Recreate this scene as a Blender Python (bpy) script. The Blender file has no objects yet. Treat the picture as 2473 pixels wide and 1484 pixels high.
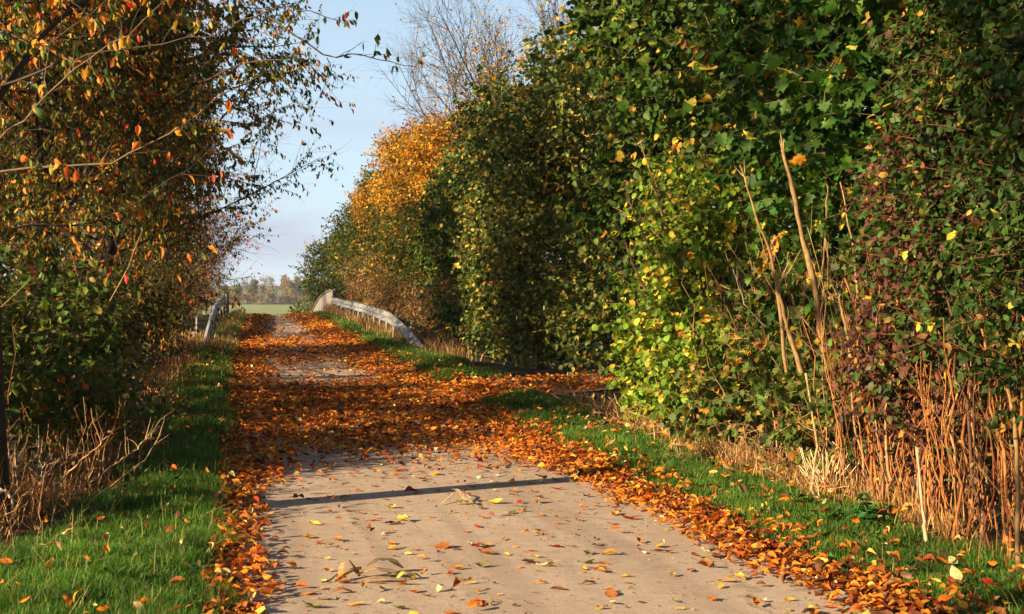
import bpy, math, random
import numpy as np
from mathutils import Vector

S = bpy.context.scene
C = S.collection
RAD = math.radians

# ------------------------------------------------------------------ camera
EYE = np.array([0.0, 0.0, 1.6]); YAW = RAD(11.06); PITCH = RAD(0.25); FP = 3434.7
cam = bpy.data.cameras.new('camera'); camo = bpy.data.objects.new('camera', cam); C.objects.link(camo)
camo.location = EYE; camo.rotation_euler = (RAD(90) - PITCH, 0, -YAW)
cam.lens = 50; cam.sensor_width = 36; cam.clip_end = 8000; cam.clip_start = 0.1
cam.dof.use_dof = True; cam.dof.focus_distance = 17.0; cam.dof.aperture_fstop = 9.0
S.camera = camo
FW = np.array([math.sin(YAW), math.cos(YAW), 0]); RT = np.array([math.cos(YAW), -math.sin(YAW), 0])

def at(px, py, d):
    """a point of the place seen at a spot of the photograph, d metres ahead of the camera"""
    xc = (px - 1236.5) / FP * d; zc = (727 - py) / FP * d
    return EYE + FW * d + RT * xc + np.array([0, 0, zc])

# ------------------------------------------------------------------ helpers
def sst(x, a, b):
    t = np.clip((np.asarray(x, float) - a) / (b - a), 0, 1)
    return t * t * (3 - 2 * t)

_ty = np.array([-60, 0, 13, 20, 31, 45, 56, 63, 69, 76, 84, 95, 110, 150, 350, 550, 650, 800, 1000, 1500, 6000.])
_tz = np.array([0, 0, 0, .08, .3, .6, .86, .95, .90, .55, -.35, -1.5, -2.1, -1.7, -.6, .3, 1.2, 6, 12, 14, 14.])
_gy = np.arange(-60, 6001, 1.0); _gz = np.interp(_gy, _ty, _tz)
_k = np.exp(-np.linspace(-2, 2, 9) ** 2); _k /= _k.sum()
_gz = np.convolve(np.pad(_gz, 4, mode='edge'), _k, 'valid')

def zr(y): return np.interp(y, _gy, _gz)
def xl(y): return np.interp(y, [0, 32, 60, 70], [0, .02, .5, .55])
def xr(y): return np.interp(y, [0, 60, 70], [3.3, 3.25, 3.25])

def gz(x, y):
    x = np.asarray(x, float); y = np.asarray(y, float)
    z0 = zr(y); zb = np.where(y > 105, z0, np.minimum(z0, -.25))
    zb = zb * (1 - sst(y, 100, 110)) + z0 * sst(y, 100, 110)
    dl = xl(y) - x; dr = x - xr(y)
    side = np.where(dl > 0, sst(dl, 1.5, 4.5), 0)
    rr = sst(dr, 1.7, 4.2) * np.where(y < 45, 1 - sst(y, 17.5, 19.5) * (1 - sst(y, 26, 30)), 1)
    side = np.maximum(side, np.where(dr > 0, rr, 0))
    z = z0 * (1 - side) + zb * side
    d = np.maximum(np.maximum(dl, dr), 0)
    bump = sst(d, 0, .3) * (.065 + .02 * np.sin(x * 3.1 + y * 1.3) + .02 * np.sin(y * 2.3 - x * 1.7))
    return z + bump * (1 - sst(y, 80, 120)) - .012

def norm(v):
    return v / np.maximum(np.linalg.norm(v, axis=-1, keepdims=True), 1e-9)

def rmesh(name, V, faces, mat, parent=None, col=None, smooth=False):
    """faces: list of (n,k) index arrays"""
    me = bpy.data.meshes.new(name)
    V = np.asarray(V, np.float32)
    me.vertices.add(len(V)); me.vertices.foreach_set('co', V.ravel())
    faces = [np.asarray(f, np.int32) for f in faces if len(f)]
    lv = np.concatenate([f.ravel() for f in faces])
    ln = np.concatenate([np.full(len(f), f.shape[1], np.int32) for f in faces])
    st = np.concatenate([[0], np.cumsum(ln)[:-1]]).astype(np.int32)
    me.loops.add(len(lv)); me.loops.foreach_set('vertex_index', lv)
    me.polygons.add(len(ln)); me.polygons.foreach_set('loop_start', st)
    if smooth: me.polygons.foreach_set('use_smooth', np.ones(len(ln), bool))
    if col is not None:
        a = me.attributes.new('Col', 'FLOAT_COLOR', 'POINT')
        c4 = np.ones((len(V), 4), np.float32); c4[:, :3] = col
        a.data.foreach_set('color', c4.ravel())
    me.update(calc_edges=True)
    me.materials.append(mat)
    o = bpy.data.objects.new(name, me); C.objects.link(o)
    if parent is not None: o.parent = parent
    return o

def thing(name, label, cat, loc=(0, 0, 0), group=None):
    o = bpy.data.objects.new(name, None); C.objects.link(o); o.empty_display_size = .2
    o.location = (0, 0, 0)
    o['label'] = label; o['category'] = cat
    if group: o['group'] = group
    return o

def tag(o, label, cat, group=None, kind=None):
    if label: o['label'] = label
    if cat: o['category'] = cat
    if group: o['group'] = group
    if kind: o['kind'] = kind
    return o

# geometry collector for boxes, tubes and strips
class MB:
    def __init__(s): s.V = []; s.F = {}; s.C = []; s.n = 0
    def add(s, V, F, col=None):
        V = np.asarray(V, float)
        for f in F:
            f = np.asarray(f, int)
            s.F.setdefault(f.shape[1], []).append(f + s.n)
        s.V.append(V); s.n += len(V)
        c = np.empty((len(V), 3)); c[:] = (.5, .5, .5) if col is None else col
        s.C.append(c)
    def box(s, c, h, col=None, rz=0):
        g = np.array([[x, y, z] for x in (-1, 1) for y in (-1, 1) for z in (-1, 1)], float) * np.asarray(h)
        ca, sa = math.cos(rz), math.sin(rz)
        g = np.stack([g[:, 0] * ca - g[:, 1] * sa, g[:, 0] * sa + g[:, 1] * ca, g[:, 2]], 1) + np.asarray(c)
        s.add(g, [[[0, 1, 3, 2], [4, 6, 7, 5], [0, 4, 5, 1], [2, 3, 7, 6], [0, 2, 6, 4], [1, 5, 7, 3]]], col)
    def tubes(s, P, R, sides, col=None):
        """P (M,n,3), R (M,n); col None, (3,) or (M,3)"""
        P = np.asarray(P, float); R = np.asarray(R, float)
        if P.ndim == 2: P = P[None]; R = R[None]
        M, n, _ = P.shape
        if M == 0: return
        T = norm(np.gradient(P, axis=1))
        ref = np.zeros((M, 1, 3)); mean = norm(P[:, -1] - P[:, 0])
        ref[:, 0] = np.where(np.abs(mean[:, 2:3]) > .7, [1., .2, 0], [0, 0, 1.])
        A = norm(np.cross(T, ref)); B = np.cross(T, A)
        th = np.arange(sides) / sides * 2 * math.pi
        V = P[:, :, None] + R[:, :, None, None] * (np.cos(th)[None, None, :, None] * A[:, :, None] + np.sin(th)[None, None, :, None] * B[:, :, None])
        idx = np.arange(M * n * sides).reshape(M, n, sides)
        a = idx[:, :-1]; b = idx[:, 1:]
        F = np.stack([a, np.roll(a, -1, 2), np.roll(b, -1, 2), b], -1).reshape(-1, 4)
        FF = [F]
        if sides > 3 and M < 400:
            FF.append(idx[:, -1, :])
        c = None
        if col is not None:
            c = np.asarray(col, float)
            c = np.repeat(c, n * sides, 0) if c.ndim == 2 else c
        s.add(V.reshape(-1, 3), FF, c)
    def build(s, name, mat, parent=None, smooth=False):
        if not s.n: return None
        return rmesh(name, np.concatenate(s.V), [np.concatenate(v) for v in s.F.values()], mat, parent, np.concatenate(s.C), smooth)

# ------------------------------------------------------------------ materials
def mat(name):
    m = bpy.data.materials.new(name); m.use_nodes = True
    nt = m.node_tree; b = nt.nodes['Principled BSDF']
    return m, nt, b

def attr_mat(name, rough=.6, trans=0.0, tboost=(1.25, 1.25, .8), nscale=9., nlo=.75, nhi=1.25, spec=.35, bump=0., streak=None):
    m, nt, b = mat(name); N = nt.nodes; L = nt.links
    at_ = N.new('ShaderNodeAttribute'); at_.attribute_name = 'Col'
    tc = N.new('ShaderNodeTexCoord'); no = N.new('ShaderNodeTexNoise'); no.inputs['Scale'].default_value = nscale; no.inputs['Detail'].default_value = 3
    if streak:
        mp = N.new('ShaderNodeMapping'); mp.inputs['Scale'].default_value = streak
        L.new(tc.outputs['Object'], mp.inputs[0]); L.new(mp.outputs[0], no.inputs['Vector'])
    else: L.new(tc.outputs['Object'], no.inputs['Vector'])
    mr = N.new('ShaderNodeMapRange'); mr.inputs['From Min'].default_value = .3; mr.inputs['From Max'].default_value = .7
    mr.inputs['To Min'].default_value = nlo; mr.inputs['To Max'].default_value = nhi
    L.new(no.outputs['Fac'], mr.inputs['Value'])
    mx = N.new('ShaderNodeVectorMath'); mx.operation = 'SCALE'
    L.new(at_.outputs['Color'], mx.inputs[0]); L.new(mr.outputs[0], mx.inputs['Scale'])
    L.new(mx.outputs[0], b.inputs['Base Color'])
    b.inputs['Roughness'].default_value = rough; b.inputs['Specular IOR Level'].default_value = spec
    if bump:
        bp = N.new('ShaderNodeBump'); bp.inputs['Strength'].default_value = bump; bp.inputs['Distance'].default_value = .02
        L.new(no.outputs['Fac'], bp.inputs['Height']); L.new(bp.outputs[0], b.inputs['Normal'])
    if trans:
        t = N.new('ShaderNodeBsdfTranslucent')
        vm = N.new('ShaderNodeVectorMath'); vm.operation = 'MULTIPLY'; vm.inputs[1].default_value = tboost
        L.new(mx.outputs[0], vm.inputs[0]); L.new(vm.outputs[0], t.inputs['Color'])
        ms = N.new('ShaderNodeMixShader'); ms.inputs[0].default_value = trans
        L.new(b.outputs[0], ms.inputs[1]); L.new(t.outputs[0], ms.inputs[2])
        L.new(ms.outputs[0], N['Material Output'].inputs['Surface'])
    return m

M_LEAF = attr_mat('leaf', .55, .38, nscale=14, spec=.22)
M_LITTER = attr_mat('dead_leaf', .75, .22, tboost=(1.3, 1.0, .5), nscale=60, nlo=.6, nhi=1.3, spec=.2)
M_GRASS = attr_mat('grass_blade', .55, .35, tboost=(1.2, 1.4, .5), nscale=2.2, nlo=.55, nhi=1.35, spec=.2)
M_STRAW = attr_mat('straw', .75, .2, nscale=20, spec=.15)
M_BARK = attr_mat('bark', .9, 0, nscale=14, nlo=.5, nhi=1.4, spec=.15, bump=.7)
M_TWIG = attr_mat('twig', .8, 0, nscale=25, nlo=.7, nhi=1.3, spec=.2)
M_WOODB = attr_mat('weathered_boards', .85, 0, nscale=1.5, nlo=.65, nhi=1.25, spec=.15, bump=.3, streak=(9, 9, 1.2))
M_ZINC = attr_mat('weathered_zinc', .6, 0, nscale=1.6, nlo=.72, nhi=1.12, spec=.35, bump=.1, streak=(5, 5, .8))
M_PAINT = attr_mat('old_paint', .7, 0, nscale=14, nlo=.45, nhi=1.2, spec=.2)

def ramp(nt, fac, stops):
    r = nt.nodes.new('ShaderNodeValToRGB'); e = r.color_ramp.elements
    while len(e) < len(stops): e.new(.5)
    for k, (p, c) in zip(e, stops): k.position = p; k.color = (*c, 1)
    nt.links.new(fac, r.inputs[0]); return r

def noise(nt, sc, det=4, vec=None, rough=.55):
    n = nt.nodes.new('ShaderNodeTexNoise'); n.inputs['Scale'].default_value = sc; n.inputs['Detail'].default_value = det; n.inputs['Roughness'].default_value = rough
    if vec is not None: nt.links.new(vec, n.inputs['Vector'])
    return n

def mixc(nt, fac, a, b, mode='MIX'):
    m = nt.nodes.new('ShaderNodeMix'); m.data_type = 'RGBA'; m.blend_type = mode
    for sock, v in ((m.inputs[0], fac), (m.inputs[6], a), (m.inputs[7], b)):
        if isinstance(v, (int, float)): sock.default_value = v
        elif isinstance(v, tuple): sock.default_value = (*v, 1)
        else: nt.links.new(v, sock)
    return m.outputs[2]

# road: pale worn concrete
M_ROAD, nt, b = mat('worn_road'); N = nt.nodes; L = nt.links
tc = N.new('ShaderNodeTexCoord'); ov = tc.outputs['Object']
big = noise(nt, .55, 5, ov); mid = noise(nt, 7., 8, ov, .7); fine = noise(nt, 95, 4, ov, .7); spk = noise(nt, 420, 2, ov)
c0 = ramp(nt, big.outputs['Fac'], [(.35, (.35, .25, .18)), (.5, (.40, .295, .215)), (.68, (.45, .34, .255))]).outputs[0]
c1 = mixc(nt, .5, c0, ramp(nt, mid.outputs['Fac'], [(.35, (.26, .195, .14)), (.65, (.40, .305, .23))]).outputs[0])
c2 = mixc(nt, .5, c1, ramp(nt, fine.outputs['Fac'], [(.36, (.42, .42, .43)), (.52, (.85, .85, .85)), (.68, (1.12, 1.1, 1.08))]).outputs[0], 'MULTIPLY')
mp = N.new('ShaderNodeMapping'); mp.inputs['Scale'].default_value = (1.9, .1, 1); L.new(ov, mp.inputs[0])
tyre = noise(nt, 1.6, 3, mp.outputs[0])
c3 = mixc(nt, .55, c2, ramp(nt, tyre.outputs['Fac'], [(.38, (.68, .68, .7)), (.52, (1, 1, 1)), (.7, (.9, .9, .88))]).outputs[0], 'MULTIPLY')
mp2 = N.new('ShaderNodeMapping'); mp2.inputs['Scale'].default_value = (1, 4.0, 1); mp2.inputs['Rotation'].default_value = (0, 0, .1); L.new(ov, mp2.inputs[0])
sta = noise(nt, 1.4, 6, mp2.outputs[0], .7)
c4 = mixc(nt, ramp(nt, sta.outputs['Fac'], [(.57, (0, 0, 0)), (.70, (.6, .6, .6))]).outputs[0], c3, (.26, .17, .1))
crk = N.new('ShaderNodeTexVoronoi'); crk.feature = 'DISTANCE_TO_EDGE'; crk.inputs['Scale'].default_value = .26
cw_ = noise(nt, 2.5, 5, ov); cv = N.new('ShaderNodeVectorMath'); cv.operation = 'MULTIPLY_ADD'; cv.inputs[1].default_value = (.5, .5, .5); L.new(cw_.outputs['Color'], cv.inputs[0]); L.new(ov, cv.inputs[2]); L.new(cv.outputs[0], crk.inputs['Vector'])
c5 = mixc(nt, ramp(nt, crk.outputs['Distance'], [(.002, (.42, .42, .42)), (.006, (0, 0, 0))]).outputs[0], c4, (.09, .065, .045))
pit = ramp(nt, noise(nt, 38, 2, ov, .6).outputs['Fac'], [(.30, (.5, .5, .5)), (.38, (1, 1, 1)), (.66, (1, 1, 1)), (.74, (1.25, 1.22, 1.18))])
c5 = mixc(nt, .8, c5, pit.outputs[0], 'MULTIPLY')
L.new(c5, b.inputs['Base Color']); b.inputs['Roughness'].default_value = .9; b.inputs['Specular IOR Level'].default_value = .2
bp = N.new('ShaderNodeBump'); bp.inputs['Strength'].default_value = .45; bp.inputs['Distance'].default_value = .006
L.new(fine.outputs['Fac'], bp.inputs['Height']); L.new(bp.outputs[0], b.inputs['Normal'])

# ground: dark soil and moss near, green field far
M_GROUND, nt, b = mat('soil_and_field'); N = nt.nodes; L = nt.links
tc = N.new('ShaderNodeTexCoord'); ov = tc.outputs['Object']
n1 = noise(nt, 2.2, 6, ov); n2 = noise(nt, 14, 4, ov)
soil = ramp(nt, n1.outputs['Fac'], [(.35, (.03, .02, .011)), (.55, (.04, .035, .015)), (.7, (.06, .04, .02))]).outputs[0]
soil = mixc(nt, .5, soil, ramp(nt, n2.outputs['Fac'], [(.3, (.4, .4, .4)), (.7, (1.1, 1.1, 1.1))]).outputs[0], 'MULTIPLY')
nf = noise(nt, .02, 5, ov); nf2 = noise(nt, .35, 3, ov)
mpf = N.new('ShaderNodeMapping'); mpf.inputs['Scale'].default_value = (.05, .008, 1); L.new(ov, mpf.inputs[0])
nf3 = noise(nt, 1.0, 4, mpf.outputs[0])
field = ramp(nt, nf3.outputs['Fac'], [(.3, (.16, .19, .075)), (.55, (.185, .205, .085)), (.75, (.21, .215, .10))]).outputs[0]
field = mixc(nt, .4, field, ramp(nt, nf2.outputs['Fac'], [(.3, (.75, .75, .75)), (.7, (1.1, 1.1, 1.1))]).outputs[0], 'MULTIPLY')
sep = N.new('ShaderNodeSeparateXYZ'); L.new(ov, sep.inputs[0])
mr = N.new('ShaderNodeMapRange'); mr.inputs['From Min'].default_value = 90; mr.inputs['From Max'].default_value = 120; L.new(sep.outputs['Y'], mr.inputs['Value'])
mrh = N.new('ShaderNodeMapRange'); mrh.inputs['From Min'].default_value = 640; mrh.inputs['From Max'].default_value = 680; L.new(sep.outputs['Y'], mrh.inputs['Value'])
field = mixc(nt, mrh.outputs[0], field, (.085, .13, .045))
L.new(mixc(nt, mr.outputs[0], soil, field), b.inputs['Base Color']); b.inputs['Roughness'].default_value = 1; b.inputs['Specular IOR Level'].default_value = .1

M_PATH, nt, b = mat('trodden_earth'); N = nt.nodes; L = nt.links
tc = N.new('ShaderNodeTexCoord'); n1 = noise(nt, 3, 6, tc.outputs['Object'])
L.new(ramp(nt, n1.outputs['Fac'], [(.35, (.09, .055, .03)), (.65, (.17, .11, .06))]).outputs[0], b.inputs['Base Color']); b.inputs['Roughness'].default_value = 1

# ------------------------------------------------------------------ world and sun
SUN_EL = RAD(21); sx, sy = -.937, -.349
w = bpy.data.worlds.new("World"); S.world = w; w.use_nodes = True
nt = w.node_tree; N = nt.nodes; L = nt.links
sky = N.new('ShaderNodeTexSky'); sky.sky_type = 'NISHITA'; sky.sun_disc = False
sky.sun_elevation = SUN_EL; sky.sun_rotation = math.atan2(sx, sy); sky.dust_density = .6; sky.air_density = 1.0; sky.ozone_density = 1.0
tc = N.new('ShaderNodeTexCoord')
mp = N.new('ShaderNodeMapping'); mp.inputs['Scale'].default_value = (5.0, 5.0, 22.0); mp.inputs['Location'].default_value = (.3, .1, .55)
L.new(tc.outputs['Generated'], mp.inputs[0])
cn = noise(nt, 1.0, 5, mp.outputs[0], .5)
cm = ramp(nt, cn.outputs['Fac'], [(.5, (0, 0, 0)), (.62, (.75, .75, .75))])
sp = N.new('ShaderNodeSeparateXYZ'); L.new(tc.outputs['Generated'], sp.inputs[0])
el = N.new('ShaderNodeMapRange'); el.inputs['From Min'].default_value = .0; el.inputs['From Max'].default_value = .30; el.inputs['To Min'].default_value = 1; el.inputs['To Max'].default_value = 0
L.new(sp.outputs['Z'], el.inputs['Value'])
bnd = ramp(nt, sp.outputs['Z'], [(.018, (0, 0, 0)), (.034, (.85, .85, .85)), (.052, (.8, .8, .8)), (.066, (0, 0, 0)), (.105, (0, 0, 0)), (.122, (.45, .45, .45)), (.138, (0, 0, 0))])
mpb = N.new('ShaderNodeMapping'); mpb.inputs['Scale'].default_value = (7, 7, 30); mpb.inputs['Location'].default_value = (1.35, 0, 0); L.new(tc.outputs['Generated'], mpb.inputs[0])
cb = ramp(nt, noise(nt, 1.0, 5, mpb.outputs[0], .5).outputs['Fac'], [(.28, (0, 0, 0)), (.5, (1, 1, 1))])
m0 = N.new('ShaderNodeMath'); m0.operation = 'MULTIPLY'; L.new(bnd.outputs[0], m0.inputs[0]); L.new(cb.outputs[0], m0.inputs[1])
m1 = N.new('ShaderNodeMath'); m1.operation = 'MULTIPLY'; L.new(cm.outputs[0], m1.inputs[0]); L.new(el.outputs[0], m1.inputs[1])
m1b = N.new('ShaderNodeMath'); m1b.operation = 'MULTIPLY'; L.new(m1.outputs[0], m1b.inputs[0]); m1b.inputs[1].default_value = .5
mm = N.new('ShaderNodeMath'); mm.operation = 'MAXIMUM'; L.new(m0.outputs[0], mm.inputs[0]); L.new(m1b.outputs[0], mm.inputs[1])
vl = N.new('ShaderNodeMapRange'); vl.interpolation_type = 'SMOOTHSTEP'; vl.inputs['From Min'].default_value = .0; vl.inputs['From Max'].default_value = .5; vl.inputs['To Min'].default_value = .75; vl.inputs['To Max'].default_value = .05
L.new(sp.outputs['Z'], vl.inputs['Value'])
veil = mixc(nt, vl.outputs[0], sky.outputs[0], (4.0, 5.3, 6.6))
cc = mixc(nt, mm.outputs[0], veil, (3.5, 3.85, 4.75))
L.new(cc, N['Background'].inputs[0]); N['Background'].inputs[1].default_value = .05

sun = bpy.data.lights.new('sun', 'SUN'); suno = bpy.data.objects.new('sun', sun); C.objects.link(suno)
sun.energy = 5.0; sun.angle = RAD(.5); sun.color = (1, .80, .51)
sd = Vector((sx * math.cos(SUN_EL), sy * math.cos(SUN_EL), math.sin(SUN_EL)))
suno.rotation_euler = sd.to_track_quat('Z', 'Y').to_euler(); suno.location = (-20, -8, 20)
S.view_settings.view_transform = 'Standard'; S.view_settings.look = 'None'; S.view_settings.gamma = 1
S.view_settings.exposure = 1.75

# ------------------------------------------------------------------ ground, road, path
def grid(xs, ys, zf, name, m):
    X, Y = np.meshgrid(xs, ys, indexing='ij'); Z = zf(X, Y)
    i = np.arange(X.size).reshape(X.shape)
    F = np.stack([i[:-1, :-1], i[1:, :-1], i[1:, 1:], i[:-1, 1:]], -1).reshape(-1, 4)
    return rmesh(name, np.stack([X, Y, Z], -1).reshape(-1, 3), [F], m, smooth=True)

xs = np.concatenate([-np.geomspace(3000, 6, 40), np.arange(-5.8, 10, .2), np.geomspace(10, 3000, 40)])
ys = np.concatenate([-np.geomspace(60, 4.2, 10), np.arange(-4, 100, .4), np.geomspace(100.5, 6000, 90)])
tag(grid(xs, ys, gz, 'ground', M_GROUND), 'dark soil verges and the green field beyond the bridge', None, kind='structure')

def road_z(X, Y): return zr(Y) + .006 - .006 * np.abs((X - 1.65) / 1.65) ** 2
t = np.linspace(0, 1, 15); ry = np.arange(-6, 110, .5)
X = xl(ry)[None] + (xr(ry) - xl(ry))[None] * t[:, None]; Y = np.broadcast_to(ry, X.shape)
i = np.arange(X.size).reshape(X.shape)
F = np.stack([i[:-1, :-1], i[1:, :-1], i[1:, 1:], i[:-1, 1:]], -1).reshape(-1, 4)
tag(rmesh('road', np.stack([X, Y, road_z(X, Y)], -1).reshape(-1, 3), [F], M_ROAD, smooth=True), 'pale worn single track farm road strewn with autumn leaves', None, kind='structure')
px_ = np.arange(3.32, 11, .25)
PYc = np.interp(px_, [3.3, 6, 11], [22.2, 23.2, 26.0]); PYw = np.interp(px_, [3.3, 4.5, 11], [3.0, 1.7, 1.5])
tt = np.linspace(-1, 1, 7); X = np.broadcast_to(px_[:, None], (len(px_), 7)); Y = PYc[:, None] + tt[None] * PYw[:, None]
i = np.arange(X.size).reshape(X.shape)
F = np.stack([i[:-1, :-1], i[1:, :-1], i[1:, 1:], i[:-1, 1:]], -1).reshape(-1, 4)
tag(rmesh('side_path', np.stack([X, Y, gz(X, Y) + .02], -1).reshape(-1, 3), [F], M_PATH, smooth=True), 'earth side path turning off under the hedge, covered in leaves', None, kind='structure')

# ------------------------------------------------------------------ leaf engine
def _fan(o):
    n = len(o) - 1
    return [np.array([[0, k, k % n + 1] for k in range(1, n + 1)])]
T = {}
T['diamond'] = (np.array([[0, 0], [.42, -.5], [1, 0], [.42, .5]]), [np.array([[0, 1, 2], [0, 2, 3]])])
T['oval'] = (np.array([[0, 0], [.3, 0], [.68, 0], [1, 0], [.3, -.47], [.66, -.4], [.3, .47], [.66, .4]]),
             [np.array([[0, 4, 1], [0, 1, 6], [2, 5, 3], [2, 3, 7]]), np.array([[1, 4, 5, 2], [1, 2, 7, 6]])])
_o = [[.45, 0], [0, 0], [.06, -.3], [.3, -.52], [.6, -.46], [.84, -.22], [1.02, 0], [.84, .22], [.6, .46], [.3, .52], [.06, .3]]
T['round'] = (np.array(_o), _fan(_o))
_o = [[.4, 0], [0, 0], [.08, -.28], [-.02, -.48], [.24, -.42], [.4, -.66], [.5, -.34], [.72, -.4], [.74, -.16], [1.05, 0], [.74, .16], [.72, .4], [.5, .34], [.4, .66], [.24, .42], [-.02, .48], [.08, .28]]
T['maple'] = (np.array(_o), _fan(_o))
_u = np.linspace(0, 1, 5); _w = np.array([.06, .75, 1, .72, .03])
_g = np.array([[u, s * .5 * wv] for u, wv in zip(_u, _w) for s in (-1, -.45, .45, 1)])
_q = []
for a in range(4):
    for c_ in range(3):
        k = a * 4 + c_; _q.append([k, k + 1, k + 5, k + 4])
T['grid'] = (_g, [np.array(_q)])

def leaves(P, U, Nn, Ls, wr, col, tmpl='oval', fold=None, curl=None, twist=None):
    """arrays of a leaf cloud: (verts, faces, cols)"""
    tv, tf = T[tmpl]; n = len(P); k = len(tv)
    U = norm(U); V = norm(np.cross(Nn, U)); Wn = np.cross(U, V)
    u = tv[:, 0][None]; v = tv[:, 1][None]
    fold = np.zeros(n) if fold is None else fold; curl = np.zeros(n) if curl is None else curl
    tw = np.zeros(n) if twist is None else twist
    wv = fold[:, None] * (2 * np.abs(v)) ** 1.4 * .5 + curl[:, None] * ((2 * u - 1) ** 2 - 1) * .5 + tw[:, None] * (2 * v) * (2 * u - 1) * .5
    vs = v * np.asarray(wr)[:, None] * (1 - .35 * np.abs(fold[:, None]) * (2 * np.abs(v)))
    co = P[:, None] + Ls[:, None, None] * (u[..., None] * U[:, None] + vs[..., None] * V[:, None] + wv[..., None] * Wn[:, None])
    off = (np.arange(n) * k)[:, None, None]
    F = [(f[None] + off).reshape(-1, f.shape[1]) for f in tf]
    return co.reshape(-1, 3), F, np.repeat(col, k, 0)

class Cloud:
    def __init__(s): s.V = []; s.F = {}; s.C = []; s.n = 0
    def add(s, d):
        V, F, c = d
        for f in F: s.F.setdefault(f.shape[1], []).append(f + s.n)
        s.V.append(V); s.C.append(c); s.n += len(V)
    def build(s, name, m, parent=None):
        if not s.n: return None
        return rmesh(name, np.concatenate(s.V), [np.concatenate(v) for v in s.F.values()], m, parent, np.concatenate(s.C))

def pick(rng, pal, n, spray=None, keep=.55, var=.22):
    """colours for n leaves out of [(weight, rgb)], partly shared along a spray"""
    w_ = np.array([p[0] for p in pal], float); w_ /= w_.sum(); cs = np.array([p[1] for p in pal], float)
    k = rng.choice(len(pal), n, p=w_)
    if spray is not None:
        ks = rng.choice(len(pal), spray.max() + 1, p=w_)
        k = np.where(rng.random(n) < keep, ks[spray], k)
    c = cs[k] * (1 + var * rng.standard_normal((n, 1)))
    return np.clip(c * (1 + .08 * rng.standard_normal((n, 3))), .004, .9)

# ------------------------------------------------------------------ branching engine
def path(rng, P0, D0, Ln, n, up=0., jit=.15, grav=0.):
    M = len(P0); pts = np.empty((M, n, 3)); pts[:, 0] = P0; d = norm(D0)
    for k in range(1, n):
        d = norm(d + jit * rng.standard_normal((M, 3)) + np.array([0, 0, up / n]) - np.array([0, 0, grav * k / n / n]))
        pts[:, k] = pts[:, k - 1] + d * (Ln / (n - 1))[:, None]
    return pts

def spawn(rng, P, R, count, t0, t1, ang, Lf, n, r0, up=0., jit=.15, bias=(0, 0, 0), taper=.25, grav=0., even=True):
    M, m, _ = P.shape
    pi = np.repeat(np.arange(M), count); K = len(pi)
    if even: tt_ = t0 + (t1 - t0) * ((np.tile(np.arange(count), M) + rng.random(K)) / count)
    else: tt_ = t0 + (t1 - t0) * rng.random(K)
    f = tt_ * (m - 1); a = np.minimum(f.astype(int), m - 2); fr = (f - a)[:, None]
    pos = P[pi, a] * (1 - fr) + P[pi, a + 1] * fr
    tan = norm(P[pi, a + 1] - P[pi, a])
    rad = R[pi, a] * (1 - fr[:, 0]) + R[pi, a + 1] * fr[:, 0]
    rv = rng.standard_normal((K, 3)); perp = norm(rv - (rv * tan).sum(1, keepdims=True) * tan)
    an = RAD(ang) * (1 + .25 * rng.standard_normal(K))
    d = norm(np.cos(an)[:, None] * tan + np.sin(an)[:, None] * perp + np.asarray(bias))
    Ln = Lf(tt_, pi) * (.7 + .6 * rng.random(K))
    Q = path(rng, pos, d, Ln, n, up, jit, grav)
    rs = np.minimum(rad * .8, r0 * (.7 + .6 * rng.random(K)))
    Rr = rs[:, None] * (1 - (1 - taper) * np.linspace(0, 1, n))[None]
    return Q, Rr, pi

def along(rng, P, n, t0=.15, t1=1.0):
    """n points at random along polylines: pos, tangent, polyline number"""
    M, m, _ = P.shape
    i = rng.integers(0, M, n); f = (t0 + (t1 - t0) * rng.random(n)) * (m - 1) * .9999
    a = f.astype(int); fr = (f - a)[:, None]
    return P[i, a] * (1 - fr) + P[i, a + 1] * fr, norm(P[i, a + 1] - P[i, a]), i

BARK_D = (.036, .025, .017); TWIG_D = (.055, .037, .025)

CH_PAL = [(4.4, (.052, .082, .009)), (3, (.11, .115, .013)), (1.8, (.38, .23, .018)), (2.0, (.52, .20, .012)), (.5, (.52, .11, .012)), (.25, (.50, .03, .01))]
CH_PAL_FAR = [(2, (.085, .08, .011)), (2.2, (.24, .14, .018)), (2.2, (.44, .18, .015)), (.7, (.42, .08, .012)), (.4, (.48, .03, .012))]

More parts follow.
